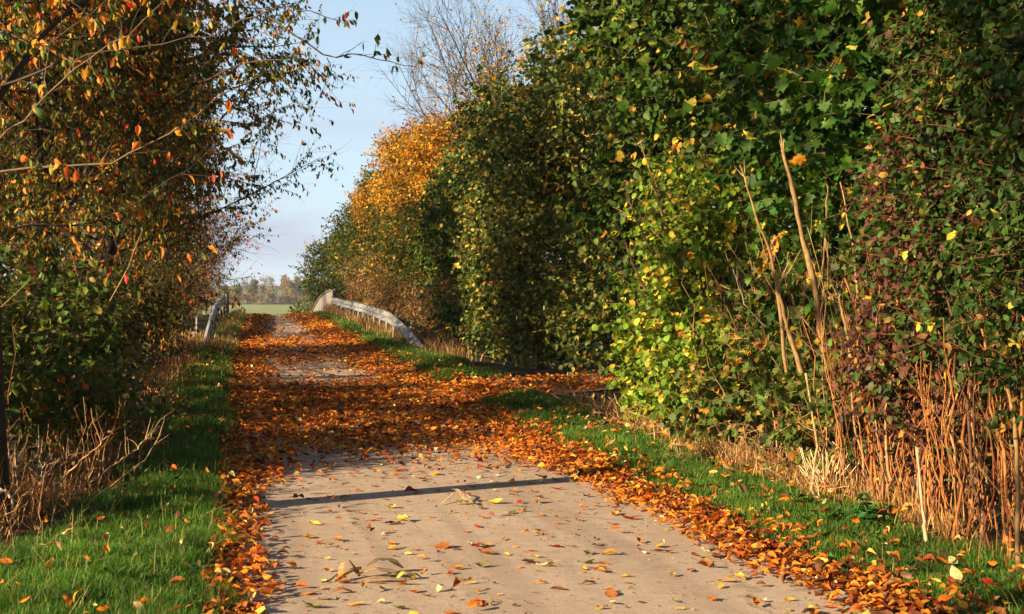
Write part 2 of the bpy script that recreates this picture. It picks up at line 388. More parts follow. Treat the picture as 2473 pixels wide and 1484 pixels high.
def cherry(seed, x, y, H, r0, lab, spread=3.3, limbs=15, sub=7, twig=6, nleaf=9000, leaf=.095, pal=CH_PAL, tmpl='oval', t0=.2, lean=(0, 0), extra=None, bare=0.4, twl=.62, rightbias=.0, twr=1., dense=0, dlump=None, f0=.22, group='cherry trees along the road'):
    rng = np.random.default_rng(seed)
    o = thing('cherry_tree', lab, 'tree', group=group)
    z = float(gz(x, y)) - .1
    tp = path(rng, np.array([[x, y, z]]), np.array([[lean[0], lean[1], 1.]]), np.array([H]), 12, .2, .05)
    tr = (r0 * (1 - .82 * np.linspace(0, 1, 12)) * (1 + .25 * np.exp(-np.linspace(0, 1, 12) * 20)))[None]
    m = MB(); m.tubes(tp, tr, 12, BARK_D); m.build('trunk', M_BARK, o, True)
    B1, R1, _ = spawn(rng, tp, tr, limbs, t0, .97, 68, lambda t, p: spread * (1.15 - .65 * t), 9, .026, .35, .11, (rightbias, 0, 0), .2)
    B2, R2, i2 = spawn(rng, B1, R1, sub, .2, 1., 48, lambda t, p: spread * .42 * (1.1 - .5 * t), 7, .010 * (.5 + .5 * twr), .15, .14, (rightbias * .5, 0, 0), .3, grav=.15)
    B3, R3, i3 = spawn(rng, B2, R2, twig, .15, 1., 45, lambda t, p: twl * np.ones(len(t)), 5, .0045 * twr, .1, .16, (0, 0, 0), .4, grav=.15)
    m = MB(); m.tubes(B1, R1, 6, BARK_D); m.tubes(B2, R2, 4, TWIG_D); m.tubes(B3, R3, 3, TWIG_D)
    polys = [B2, B3]
    if extra:
        for E_, re, sd_ in extra:
            E_ = np.asarray(E_)
            k = np.linspace(0, len(E_) - 1, 14); a = np.minimum(k.astype(int), len(E_) - 2); fr = (k - a)[:, None]
            EP = (E_[a] * (1 - fr) + E_[a + 1] * fr)[None]; EP = EP + .008 * rng.standard_normal(EP.shape)
            ER = re * (1 - .75 * np.linspace(0, 1, 14))[None]
            m.tubes(EP, ER, 6, sd_)
            Q, RQ, _ = spawn(rng, EP, ER, 12, .1, 1, 50, lambda t, p: .28 * np.ones(len(t)), 5, .004, 0, .2, grav=.25)
            m.tubes(Q, RQ, 3, sd_); 
            if len(E_) > 3: polys.append(np.repeat(Q, 3, 0) if False else Q)
    mbr = m
    # hanging leaves; the twigs over the road are the barest
    cl = Cloud()
    for P_, n, in ((B3, int(nleaf * .72)), (B2, int(nleaf * .28))):
        pos, tan, idx = along(rng, P_, n)
        thin = np.clip((pos[:, 0] - (x + 1.6)) / 2.2, 0, 1) * bare
        clus = np.sin(idx * 12.9898) * 43758.5453 % 1.0
        k = (rng.random(n) > thin) & (clus > .18)
        pos, tan, idx = pos[k], tan[k], idx[k]; n = len(pos)
        u = norm(tan * .45 + rng.standard_normal((n, 3)) * .38 + np.array([0, 0, -.95]))
        nn = rng.standard_normal((n, 3)) + np.array([0, 0, .25])
        Ls = leaf * (.65 + .6 * rng.random(n))
        col = pick(rng, pal, n, idx, .45)
        cl.add(leaves(pos + rng.standard_normal((n, 3)) * .012, u, nn, Ls, .42 + .12 * rng.random(n), col, tmpl, fold=.25 + .35 * rng.random(n), curl=rng.normal(0, .25, n)))
    if extra:
        for P_ in polys[2:]:
            n = 34; pos, tan, idx = along(rng, P_, n)
            u = norm(tan * .3 + rng.standard_normal((n, 3)) * .3 + np.array([0, 0, -1])); nn = rng.standard_normal((n, 3))
            cl.add(leaves(pos, u, nn, leaf * (.75 + .5 * rng.random(n)), .45 + .1 * rng.random(n), pick(rng, pal, n), 'oval', fold=.25 + .3 * rng.random(n), curl=rng.normal(0, .3, n)))
    if dense:
        ls = dlump or []
        if not ls:
            for q in range(22):
                a_ = rng.uniform(0, 6.28); f_ = rng.uniform(f0, .9); rd = spread * (1.05 - .6 * f_) * rng.uniform(.2, .85)
                ls.append(rl((x + min(lean[0] * H * f_ + rd * math.cos(a_) * .9, 1.05), y + rd * math.sin(a_), z + H * f_), (.85, .95, .7)))
        c2, tw2 = crown(rng, ls, dense, 8, .4, leaf * .88, pal, tmpl, .45, 1.2, .9, noisegap=.3, flat=.1)
        cl.add((np.concatenate(c2.V), [np.concatenate(v) for v in c2.F.values()], np.concatenate(c2.C)))
        mbr.tubes(tw2, np.full(tw2.shape[:2], .004), 3, TWIG_D)
    mbr.build('branches', M_TWIG, o)
    cl.build('foliage', M_LEAF, o)
    return o

# ------------------------------------------------------------------ leafy shrubs and hedge
def crown(rng, lumps, n, per, sl, leaf, pal, tmpl='round', wr=.85, droop=.35, shell=.55, clip=None, flat=.5, palfn=None, upb=.35, sizevar=.5, noisegap=.0, facing=None, bulge=4):
    """sprays of leaves through lumps [(centre, radii)]: (cloud, twig paths)"""
    Cn = np.array([l[0] for l in lumps], float); Rn = np.array([l[1] for l in lumps], float)
    if bulge:
        m_ = len(Cn); dd = norm(rng.standard_normal((m_ * bulge, 3)) + (np.asarray(facing) * 1.2 if facing is not None else 0))
        k_ = np.repeat(np.arange(m_), bulge)
        Cs = Cn[k_] + dd * Rn[k_] * .86; Rs = Rn[k_] * rng.uniform(.26, .5, (m_ * bulge, 1))
        Cn = np.concatenate([Cn, Cs]); Rn = np.concatenate([Rn * .86, Rs])
    ar = (Rn[:, 0] * Rn[:, 1] * Rn[:, 2]) ** (2 / 3); i = rng.choice(len(Cn), n, p=ar / ar.sum())
    d = norm(rng.standard_normal((n, 3)))
    if facing is not None:
        d = norm(d + np.asarray(facing))
    rf = 1 - shell * rng.random(n) ** 1.6
    # lumpy outline
    ph = np.sin(d[:, 0] * 5 + i * 1.7) * np.sin(d[:, 1] * 6 + i) * np.sin(d[:, 2] * 5 + i * .6)
    rf = rf * (1 + .3 * ph)
    pos = Cn[i] + d * Rn[i] * rf[:, None]
    if clip is not None:
        k = clip(pos, rng); pos, d, i = pos[k], d[k], i[k]
    if noisegap:
        g = np.sin(pos[:, 0] * 2.1 + 1) * np.sin(pos[:, 1] * 1.9 + .5) * np.sin(pos[:, 2] * 2.3) + .5 * np.sin(pos[:, 0] * 5.1) * np.sin(pos[:, 1] * 4.7) * np.sin(pos[:, 2] * 5.3 + 1)
        k = g > -noisegap * (.3 + rng.random(len(g))) if noisegap > 0 else g > -9
        k = g * rng.random(len(g)) > -noisegap
        pos, d, i = pos[k], d[k], i[k]
    n = len(pos)
    out = norm(d / Rn[i])
    sd = norm(out * .8 + np.array([0, 0, upb]) + .55 * rng.standard_normal((n, 3)))
    ln = sl * (.6 + .8 * rng.random(n))
    tw = path(rng, pos, sd, ln, 4, 0, .18, droop * .5)
    cl = Cloud(); N_ = n * per
    si = np.repeat(np.arange(n), per)
    t = (np.tile(np.arange(per), n) + rng.random(N_)) / per
    f = t * 2.999; a = f.astype(int); fr = (f - a)[:, None]
    p = tw[si, a] * (1 - fr) + tw[si, a + 1] * fr; tan = norm(tw[si, a + 1] - tw[si, a])
    sidev = norm(np.cross(tan, rng.standard_normal((N_, 3))))
    u = norm(tan * .35 + sidev * .8 + np.array([0, 0, -droop]) + .2 * rng.standard_normal((N_, 3)))
    nn = np.array([0, 0, flat + .25]) + out[si] * .3 + .55 * rng.standard_normal((N_, 3))
    Ls = leaf * (1 - sizevar * .5 + sizevar * rng.random(N_))
    col = pick(rng, pal, N_, si) if palfn is None else palfn(p, si, rng)
    cl.add(leaves(p, u, nn, Ls, wr * (.85 + .3 * rng.random(N_)), col, tmpl, fold=rng.normal(.2, .2, N_), curl=rng.normal(.12, .2, N_)))
    return cl, tw

def stemset(rng, bases, tops, r, n=6, jit=.04):
    """slightly bent stems from base points to top points"""
    bases = np.asarray(bases, float); tops = np.asarray(tops, float); t = np.linspace(0, 1, n)
    P = bases[:, None] + (tops - bases)[:, None] * t[None, :, None]
    L_ = np.linalg.norm(tops - bases, axis=1)
    j = rng.standard_normal(P.shape) * jit * L_[:, None, None] * .5; j[:, 0] = 0
    return P + j, r[:, None] * (1 - .6 * t)[None]

def shrub(name, lab, cat, seed, base, lumps, n, per, sl, leaf, pal, nst=9, str_=.014, stcol=(.075, .052, .032), group=None, leafname='foliage', spread=.5, hi=.75, shoots=45, **kw):
    rng = np.random.default_rng(seed)
    o = thing(name, lab, cat, group=group)
    cl, tw = crown(rng, lumps, n, per, sl, leaf, pal, **kw)
    bx, by = base
    Cn = np.array([l[0] for l in lumps], float); Rn = np.array([l[1] for l in lumps], float)
    i = rng.integers(0, len(lumps), nst)
    bs = np.stack([bx + np.abs(rng.normal(0, spread * .6, nst)) * (1 if bx > 0 else -1), by + rng.normal(0, spread, nst), np.zeros(nst)], 1)
    bs[:, 2] = gz(bs[:, 0], bs[:, 1]) - .06
    tp = Cn[i] + rng.uniform(-.5, .5, (nst, 3)) * Rn[i]; tp[:, 2] = Cn[i][:, 2] + Rn[i][:, 2] * hi * rng.uniform(.2, 1, nst)
    P, R = stemset(rng, bs, tp, str_ * (.5 + .9 * rng.random(nst)), 8)
    m = MB(); m.tubes(P, R, 6, stcol)
    B, RB, _ = spawn(rng, P, R, 6, .25, 1, 45, lambda t, p: .5 * np.mean(Rn) * np.ones(len(t)), 5, str_ * .35, .2, .15)
    m.tubes(B, RB, 4, stcol)
    ns = shoots
    if ns:
        q = rng.integers(0, len(tw), ns); SP = path(rng, tw[q, 0], norm(norm(tw[q, 3] - tw[q, 0]) + [-.15 if bx > 0 else .1, -.1, .9]), rng.uniform(.35, .95, ns), 6, .1, .08)
        SR = (.0055 * rng.uniform(.7, 1.3, ns) * (1 + max(by - 20, 0) * .012))[:, None] * np.linspace(1, .35, 6)[None]
        m.tubes(SP, SR, 5, np.array([(.20, .12, .055), (.28, .17, .08), (.12, .075, .04)])[rng.integers(0, 3, ns)])
        Q, RQ, _ = spawn(rng, SP, SR, 3, .2, .9, 40, lambda t, p: .2 * np.ones(len(t)), 4, .003 * (1 + max(by - 20, 0) * .012), .2, .1); m.tubes(Q, RQ, 3, (.17, .10, .05))
    m.build('stems', M_TWIG, o)
    m = MB(); m.tubes(tw, np.full(tw.shape[:2], .0035) * np.linspace(1, .5, 4)[None], 3, np.array(stcol) * 1.1); m.build('twigs', M_TWIG, o)
    cl.build(leafname, M_LEAF, o)
    return o

def rl(c, r): return (np.asarray(c, float), np.asarray(r, float))

# ================================================================== LEFT SIDE: cherry trees
PK = lambda L_: [at(*p) for p in L_]
SUNB = (.13, .08, .045)  # lighter twig tone, sunlight painted into the colour of these branches
ex_near = [(PK([(-60, 425, 9.6), (120, 400, 9.5), (280, 392, 9.4), (400, 330, 9.3), (490, 262, 9.2), (640, 175, 9.0)]), .009, SUNB),
           (PK([(-40, 225, 9.0), (60, 190, 9.0), (150, 150, 8.9), (240, 128, 8.8), (420, 105, 8.8), (560, 70, 8.7)]), .011, TWIG_D),
           (PK([(30, 552, 10.0), (150, 548, 10.2), (260, 530, 10.4), (370, 470, 10.6), (470, 400, 10.8), (540, 330, 11.)]), .010, TWIG_D),
           (PK([(-30, 350, 8.4), (60, 290, 8.3), (160, 180, 8.2), (300, 90, 8.1), (430, -20, 8.)]), .008, SUNB),
           (PK([(120, 540, 9.8), (220, 600, 9.9), (330, 640, 10.), (450, 610, 10.2)]), .008, TWIG_D)]
cherry(11, -1.77, 10.48, 9.2, .19, 'cherry tree with a black trunk cut off by the picture edge beside the near grass', spread=2.9, limbs=18, sub=7, twig=5, nleaf=15000, leaf=.08, dense=1000, dlump=[rl((-3.6, 8.6, 6.6), (1.2, 1.3, 1.0)), rl((-1.2, 9.6, 6.9), (1.4, 1.3, 1.1)), rl((-3.4, 10.6, 7.2), (1.3, 1.3, 1.1)), rl((-.9, 11.9, 7.2), (1.3, 1.3, .9)), rl((-2.2, 10.4, 8.3), (1.6, 1.8, 1.0)), rl((-2.6, 7.6, 7.6), (1.3, 1.2, 1.0))],  # dense high lumps above the view, added to shade the upper hedge
       t0=.28, extra=ex_near, pal=[(3.0, (.05, .085, .014)), (1.6, (.10, .12, .02)), (1.4, (.36, .26, .03)), (2.6, (.55, .22, .02)), (1.5, (.56, .12, .015)), (.5, (.5, .03, .012))], bare=.75)
ex_b = [(PK([(610, 10, 14.5), (690, 75, 13.8), (790, 138, 13.3), (870, 130, 13.1), (925, 148, 13.), (1008, 162, 12.9)]), .011, TWIG_D),
        (PK([(560, 60, 14.8), (680, 20, 14.2), (760, 30, 13.8), (840, 60, 13.5)]), .010, TWIG_D),
        (PK([(790, 138, 13.3), (806, 175, 13.3), (818, 205, 13.3)]), .005, TWIG_D),
        (PK([(480, 200, 15.5), (600, 150, 15.), (700, 140, 14.6), (770, 160, 14.4)]), .010, TWIG_D)]
cherry(12, -2.25, 17.7, 8.2, .17, 'cherry tree with thick dark trunk and one long twig reaching over the road', spread=3.5, limbs=24, sub=8, twig=7, nleaf=42000, leaf=.082, t0=.3, f0=.3, extra=ex_b, rightbias=.08, dense=4200, twr=1.3)
cherry(13, -2.35, 25.0, 8.6, .16, 'cherry tree with a sunlit brown trunk behind the green roadside bush', spread=3.9, limbs=24, sub=8, twig=7, nleaf=44000, leaf=.082, t0=.22, f0=.3, bare=.8, rightbias=.08, dense=3800, twr=1.4)
cherry(14, -2.5, 32.5, 8.4, .15, 'densely leaved cherry tree between the sunlit brown trunk and the rusty guardrail end', spread=4.0, limbs=24, sub=8, twig=7, nleaf=28000, leaf=.095, tmpl='diamond', t0=.12, bare=.8, rightbias=.12, dense=2800, twr=1.6,
       pal=[(3.2, (.055, .08, .013)), (2, (.12, .11, .02)), (1.5, (.36, .22, .025)), (1.8, (.48, .17, .018)), (1.2, (.45, .06, .014))])
cherry(15, -2.3, 40.5, 8.0, .14, 'half bare cherry tree with red leaf tips behind the blueish guardrail', spread=4.3, limbs=22, sub=9, twig=8, nleaf=13000, leaf=.09, pal=CH_PAL_FAR, tmpl='diamond', t0=.1, bare=.93, rightbias=.1, twl=.8, twr=1.8, dense=450)
cherry(16, -2.5, 48.5, 7.2, .13, 'thinning cherry tree with many bare twigs further along the guardrail', spread=4.0, limbs=20, sub=8, twig=8, nleaf=5000, leaf=.09, pal=CH_PAL_FAR, tmpl='diamond', t0=.08, bare=.93, twl=.8, twr=2.)
cherry(17, -3.3, 57.5, 6.0, .12, 'small almost bare cherry tree by the dark bridge post', spread=3.7, limbs=26, sub=9, twig=9, nleaf=1500, leaf=.09, pal=CH_PAL_FAR, tmpl='diamond', t0=.05, bare=.8, twl=.8, twr=2.2)
cherry(18, -2.3, 67, 4.8, .10, 'low bare bush tree with tawny twigs hanging beyond the bridge end', spread=3.2, limbs=26, sub=9, twig=9, nleaf=500, leaf=.08, pal=CH_PAL_FAR, tmpl='diamond', t0=.03, bare=.5, twl=.75, twr=2.3)

cherry(10, -4.6, 3.4, 9.6, .17, 'cherry tree mostly out of view, added to shade the upper hedge', spread=3.2, limbs=22, sub=8, twig=6, nleaf=20000, leaf=.098, t0=.42, pal=CH_PAL)  # added tree, mostly unseen; its high crown keeps sun off the hedge top
for q, (xx, yy, hh, nn, lb) in enumerate(((-5.9, 15.5, 8.5, 11000, 'second row cherry tree behind the thick dark trunk'), (-6.2, 23, 8.8, 11000, 'second row cherry tree behind the sunlit brown trunk'),
        (-6.4, 31, 8.6, 10000, 'second row cherry tree deep in the shade past the brown trunk'), (-6.2, 41, 8.4, 9000, 'second row cherry tree behind the red tipped cherry'), (-6.6, 52, 7.6, 7000, 'second row cherry tree behind the thinning cherry'))):
    cherry(120 + q, xx, yy, hh, .14, lb, spread=3.8, limbs=18, sub=7, twig=5, nleaf=nn, leaf=.11, pal=CH_PAL, tmpl='diamond', t0=.2, dense=450)
# understorey bushes on the left
DOG = [(4, (0.053, 0.089, 0.008)), (2, (0.088, 0.126, 0.011)), (.6, (0.189, 0.137, 0.017)), (.25, (0.420, 0.100, 0.030)), (.3, (0.280, 0.200, 0.080))]
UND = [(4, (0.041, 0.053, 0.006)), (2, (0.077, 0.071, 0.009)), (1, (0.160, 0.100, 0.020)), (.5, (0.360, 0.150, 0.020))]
shrub('dogwood_bush', 'dark green leafy bush on the grass bank beside the black trunk at the edge', 'bush', 21, (-2.1, 14.2),
      [rl((-1.75, 13.9, 1.05), (.62, .95, .78)), rl((-2.4, 14.6, 1.3), (.8, 1.1, .9)), rl((-1.9, 14.9, .75), (.6, .8, .6)), rl((-2.7, 13.2, 1.0), (.7, .8, .8)), rl((-1.45, 15.3, .4), (.5, 1.0, .6)), rl((-2.2, 12.4, .7), (.5, .6, .7))],
      1350, 9, .34, .085, DOG, leafname='foliage', tmpl='oval', wr=.62, droop=.5, shell=.6)
def under(seed, y0, y1, xc, zt, lab, n=700, pal=UND, leaf=.085):
    rng = np.random.default_rng(seed); ls = []
    for k in range(5):
        y = y0 + (y1 - y0) * (k + .5) / 5; x = xc + rng.uniform(-.5, .4); zz = float(gz(x, y)); h = zt * rng.uniform(.75, 1.1)
        ls.append(rl((x, y, zz + h * .5), (.95, (y1 - y0) / 6 + .25, h * .56)))
    return shrub('undergrowth_bush', lab, 'bush', seed, (xc, (y0 + y1) / 2), ls, n, 8, .4, leaf, pal, nst=16, str_=.02, tmpl='oval' if y0 < 20 else 'diamond', wr=.6, droop=.5, shell=.75, spread=.9)
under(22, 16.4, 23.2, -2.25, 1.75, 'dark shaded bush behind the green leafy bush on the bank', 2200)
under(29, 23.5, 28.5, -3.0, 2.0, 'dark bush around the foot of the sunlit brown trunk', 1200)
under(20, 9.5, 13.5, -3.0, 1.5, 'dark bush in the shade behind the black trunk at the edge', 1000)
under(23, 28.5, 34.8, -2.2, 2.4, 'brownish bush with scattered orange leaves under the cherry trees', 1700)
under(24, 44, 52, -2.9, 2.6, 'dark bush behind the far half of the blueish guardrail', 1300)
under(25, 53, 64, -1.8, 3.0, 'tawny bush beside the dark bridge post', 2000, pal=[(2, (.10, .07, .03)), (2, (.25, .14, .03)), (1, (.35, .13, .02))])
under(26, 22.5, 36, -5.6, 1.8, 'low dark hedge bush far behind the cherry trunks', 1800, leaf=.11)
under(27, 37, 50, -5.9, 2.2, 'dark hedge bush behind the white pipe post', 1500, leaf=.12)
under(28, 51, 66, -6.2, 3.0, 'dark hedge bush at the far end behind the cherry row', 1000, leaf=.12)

# ================================================================== RIGHT SIDE: mixed hedge
HAZ = [(4, (0.118, 0.200, 0.012)), (2.6, (0.177, 0.252, 0.017)), (1.2, (0.071, 0.126, 0.010)), (.9, (0.550, 0.420, 0.035)), (.35, (0.500, 0.270, 0.030))]
HAZD = [(4, (0.030, 0.066, 0.007)), (3, (0.048, 0.094, 0.009)), (1.5, (0.095, 0.123, 0.014)), (.5, (0.380, 0.270, 0.030)), (.3, (0.420, 0.200, 0.025))]
HAZP = [(3, (0.051, 0.082, 0.011)), (3, (0.102, 0.131, 0.021)), (1.5, (0.283, 0.242, 0.050)), (.8, (0.420, 0.300, 0.040)), (1.5, (0.034, 0.066, 0.008)), (.3, (0.450, 0.200, 0.020))]
MAP = [(5, (0.027, 0.069, 0.007)), (3, (0.041, 0.098, 0.009)), (1, (0.075, 0.123, 0.012)), (.4, (0.500, 0.340, 0.030)), (.15, (0.500, 0.200, 0.020))]
OLV = [(3, (0.061, 0.098, 0.012)), (2, (0.088, 0.123, 0.016)), (1, (0.041, 0.074, 0.009)), (.6, (0.460, 0.270, 0.030)), (.5, (0.330, 0.150, 0.040))]
DGR = [(4, (0.03, 0.066, 0.009)), (2, (0.05, 0.09, 0.013)), (.1, (.5, .35, .04))]
PUR = [(3, (.075, .032, .024)), (3, (.11, .045, .03)), (1.4, (.17, .06, .03)), (1.5, (.075, .08, .018)), (.7, (.32, .16, .04))]
ORG = [(4, (.56, .24, .012)), (3, (.60, .31, .02)), (1.4, (.42, .15, .012)), (2.4, (.10, .10, .015)), (1, (.22, .17, .02))]
OAK = [(4, (0.027, 0.053, 0.005)), (2, (0.048, 0.074, 0.008)), (1, (0.147, 0.107, 0.011)), (.4, (0.350, 0.200, 0.030))]
YOL = [(5, (0.052, 0.078, 0.009)), (1.6, (0.187, 0.140, 0.013)), (1.1, (0.450, 0.280, 0.025)), (.9, (0.420, 0.170, 0.018)), (4, (0.038, 0.062, 0.007))]
BRN = [(3, (.20, .10, .04)), (2, (.28, .13, .04)), (2, (.12, .09, .03)), (1, (.38, .2, .04)), (1, (.09, .10, .025))]

def front(x0, soft=.18):
    return lambda p, rng: p[:, 0] > x0 + .12 * np.sin(p[:, 1] * 1.7) + .15 * np.sin(p[:, 2] * 2.1 + p[:, 1]) + soft * np.abs(rng.standard_normal(len(p))) - .1
FX = (-.5, -.25, 0)
def dogpal(p, si, rng):
    """purple leaves low towards the far end, green ones above"""
    n = len(p); a = pick(rng, PUR, n, si, .4); g = pick(rng, DGR, n, si, .4)
    s = .68 - .8 * (p[:, 2] - 1.6) - 1.2 * (9.0 - p[:, 1]) + .25 * np.sin(p[:, 1] * 5 + p[:, 2] * 4) + .75 * rng.standard_normal(n)
    return np.where((s > .5)[:, None], a, g)
# purple and green dogwood with its thicket of stems
def dogwood(seed, lab, lumps, y0, y1, nst, n, hmax):
    rng = np.random.default_rng(seed)
    o = thing('dogwood_shrub', lab, 'shrub', group='dogwood shrubs at the hedge foot')
    cl, tw = crown(rng, lumps, int(n * 1.35), 9, .30, .066, None, 'oval', .62, .55, .55, front(4.35), .45, dogpal, facing=FX)
    m = MB(); m.tubes(tw, np.full(tw.shape[:2], .0028) * np.linspace(1, .5, 4)[None], 3, (.15, .05, .03)); m.build('twigs', M_TWIG, o)
    cl.build('foliage', M_LEAF, o)
    b_ = np.stack([4.42 + rng.gamma(2, .22, nst), rng.uniform(y0, y1, nst), np.zeros(nst)], 1); b_[:, 2] = gz(b_[:, 0], b_[:, 1]) - .05
    h = rng.uniform(.55, 1, nst) ** .7 * hmax
    tp = b_ + np.stack([rng.normal(-.03, .13, nst), rng.normal(.02, .16, nst), h], 1)
    pal = np.array([(.29, .115, .03), (.22, .08, .022), (.19, .045, .017), (.30, .17, .07), (.08, .036, .017)])
    col = pal[rng.choice(5, nst, p=[.34, .24, .16, .12, .14])]
    rr = .0035 + .0035 * rng.random(nst) + np.where(rng.random(nst) < .12, .008, 0)
    P, R = stemset(rng, b_, tp, rr, 8, .035)
    m = MB(); m.tubes(P, R, 6, col)
    B, RB, pi = spawn(rng, P, R, 3, .25, .95, 32, lambda t, p: .42 * np.ones(len(t)), 5, .0028, .2, .12)
    m.tubes(B, RB, 4, col[pi] * .9)
    m.build('stems', M_TWIG, o)
    # withered leaves caught among the stems
    k = int(nst * 2.2); pos, tan, _ = along(rng, np.concatenate([P[:, :5]]), k, .1, 1)
    c2 = Cloud(); c2.add(leaves(pos, rng.standard_normal((k, 3)) + [0, 0, -.6], rng.standard_normal((k, 3)), .06 * (.6 + .6 * rng.random(k)), .5 + .2 * rng.random(k), pick(rng, PUR + [(2, (.35, .2, .06)), (1, (.10, .13, .03))], k), 'oval', rng.normal(.4, .3, k), rng.normal(.3, .3, k)))
    c2.build('withered_leaves', M_LITTER, o)
    return o
dogwood(31, 'purple leaved dogwood shrub with a dense thicket of bare brown stems', [rl((5.05, 9.1, .95), (.6, .7, .5)), rl((5.0, 9.1, 1.75), (.75, .85, .85)), rl((5.3, 9.2, 2.4), (.7, .7, .8))], 8.5, 10.35, 135, 1350, 1.85)
dogwood(32, 'dark green dogwood shrub with reddish stems, next to the purple one at the picture edge', [rl((5.15, 8.0, 1.0), (.55, .8, .5)), rl((5.15, 7.7, 1.9), (.85, .95, 1.1)), rl((5.0, 8.3, 2.6), (.85, 1.0, .9)), rl((5.5, 7.5, 3.2), (1, 1.2, 1.0)), rl((5.5, 8.9, 3.3), (.8, 1.0, .9)), rl((5.5, 6.0, 2.2), (.9, 1.1, 1.4))], 5.2, 8.7, 175, 2800, 1.75)

shrub('maple_tree', 'dark green maple with big lobed leaves rising out of the hedge above the purple shrub', 'tree', 33, (6.2, 11.2),
      [rl((5.6, 10.8, 3.6), (1.25, 1.5, 1.5)), rl((5.7, 12.6, 3.3), (1.15, 1.4, 1.6)), rl((6.2, 11.5, 5.2), (1.6, 2.2, 1.5)), rl((6.0, 9.5, 4.6), (1.3, 1.4, 1.2)), rl((5.6, 11.8, 2.0), (.9, 1.2, 1.2)), rl((6.4, 13.6, 5.0), (1.4, 1.5, 1.6)), rl((6.6, 9.8, 2.5), (1.2, 1.6, 1.6))],
      3600, 8, .40, .115, MAP, nst=12, str_=.016, stcol=(.16, .11, .06), tmpl='maple', wr=1.0, droop=.75, shell=.7, flat=.35, clip=front(4.55), noisegap=.13, facing=FX, spread=.5)
shrub('hazel_bush', 'bright sunlit light green hazel bush with yellow leaves reaching to the grass', 'bush', 34, (5.5, 15.6),
      [rl((5.05, 15.2, 1.55), (.62, .85, 1.0)), rl((5.15, 15.9, 2.35), (.6, .75, .9)), rl((4.95, 14.6, .95), (.5, .75, .75)), rl((5.2, 16.5, 1.2), (.55, .6, .95)), rl((5.0, 15.6, .55), (.45, .8, .5)), rl((5.4, 15.0, 2.6), (.5, .6, .6))],
      1800, 8, .28, .074, HAZ, nst=14, str_=.016, stcol=(.26, .16, .08), tmpl='round', wr=.9, droop=.55, shell=.6, flat=.25, clip=front(4.5), facing=FX, spread=.4)
shrub('maple_bush', 'low straggling olive maple bush between the bright hazel and the purple shrub', 'bush', 35, (4.9, 12.2),
      [rl((4.95, 11.6, .75), (.5, .95, .5)), rl((4.95, 12.9, .7), (.5, .9, .5)), rl((5.2, 12.2, 1.3), (.6, 1.1, .6)), rl((4.9, 10.7, .85), (.4, .6, .45)), rl((4.9, 14., .5), (.4, .6, .35))],
      900, 7, .32, .08, OLV, nst=14, str_=.012, stcol=(.27, .16, .08), tmpl='maple', wr=.95, droop=.6, shell=.7, flat=.3, clip=front(4.4), facing=FX, spread=.6)
shrub('hazel_tree', 'tall dark hazel with large round leaves overhanging the hedge top', 'tree', 36, (6.6, 17.5),
      [rl((6.2, 16.2, 4.6), (1.5, 1.6, 1.4)), rl((6.0, 18.6, 3.4), (1.2, 1.5, 1.6)), rl((6.2, 18.8, 5.2), (1.6, 1.8, 1.6)), rl((6.4, 14.6, 5.6), (1.5, 1.6, 1.5)), rl((6.2, 17.2, 2.2), (1.1, 1.5, 1.5)), rl((6.0, 14.4, 3.6), (1.1, 1.1, 1.1)), rl((6.2, 19.2, 1.3), (.9, .8, 1.2))],
      4200, 8, .40, .10, HAZD, nst=16, str_=.014, tmpl='round', wr=.88, droop=.6, shell=.7, flat=.3, clip=front(4.6), noisegap=.13, facing=FX)
shrub('hazel_tree', 'broad hazel with pale olive leaf undersides, standing just past the side path', 'tree', 37, (6.8, 29),
      [rl((6.4, 27.5, 4.6), (1.6, 1.9, 1.6)), rl((6.2, 30.5, 4.7), (1.6, 2.2, 1.6)), rl((6.4, 27.6, 2.7), (1.4, 2.0, 1.8)), rl((6.3, 30.8, 2.8), (1.5, 2.2, 2.0)), rl((7.2, 29, 6.0), (1.4, 2.2, 1.1)), rl((6.9, 25.6, 4.2), (1.4, 1.5, 2.0)), rl((6.6, 28, 1.2), (1.0, 2.4, 1.0)), rl((7.6, 26, 6.2), (1.2, 1.6, 1.1)), rl((6.3, 33.2, 3.4), (1.2, 1.3, 1.6)), rl((6.2, 32.8, 1.2), (.9, 1.4, 1.1)), rl((6.8, 24.6, 1.6), (.9, 1.0, 1.6))],
      7200, 8, .44, .09, HAZP, nst=16, str_=.018, tmpl='round', wr=.88, droop=.6, shell=.7, flat=.35, clip=front(4.75, .3), noisegap=.13, facing=FX)
shrub('hazel_tree', 'dark green hazel between the pale olive hazel and the orange crown', 'tree', 38, (6.8, 36),
      [rl((6.4, 35, 3.4), (1.5, 2.2, 2.2)), rl((6.4, 38.4, 3.4), (1.5, 2.2, 2.2)), rl((6.8, 35.5, 5.2), (1.3, 2.2, 1.2)), rl((6.8, 39.5, 4.4), (1.2, 1.8, 1.1)), rl((6.3, 37, 1.5), (1.1, 2.8, 1.3)), rl((6.2, 41, 2.6), (1.1, 1.4, 1.6))],
      4600, 8, .44, .095, HAZD, nst=12, str_=.018, tmpl='round', wr=.88, droop=.6, shell=.7, clip=front(4.9, .3), noisegap=.13, facing=FX)
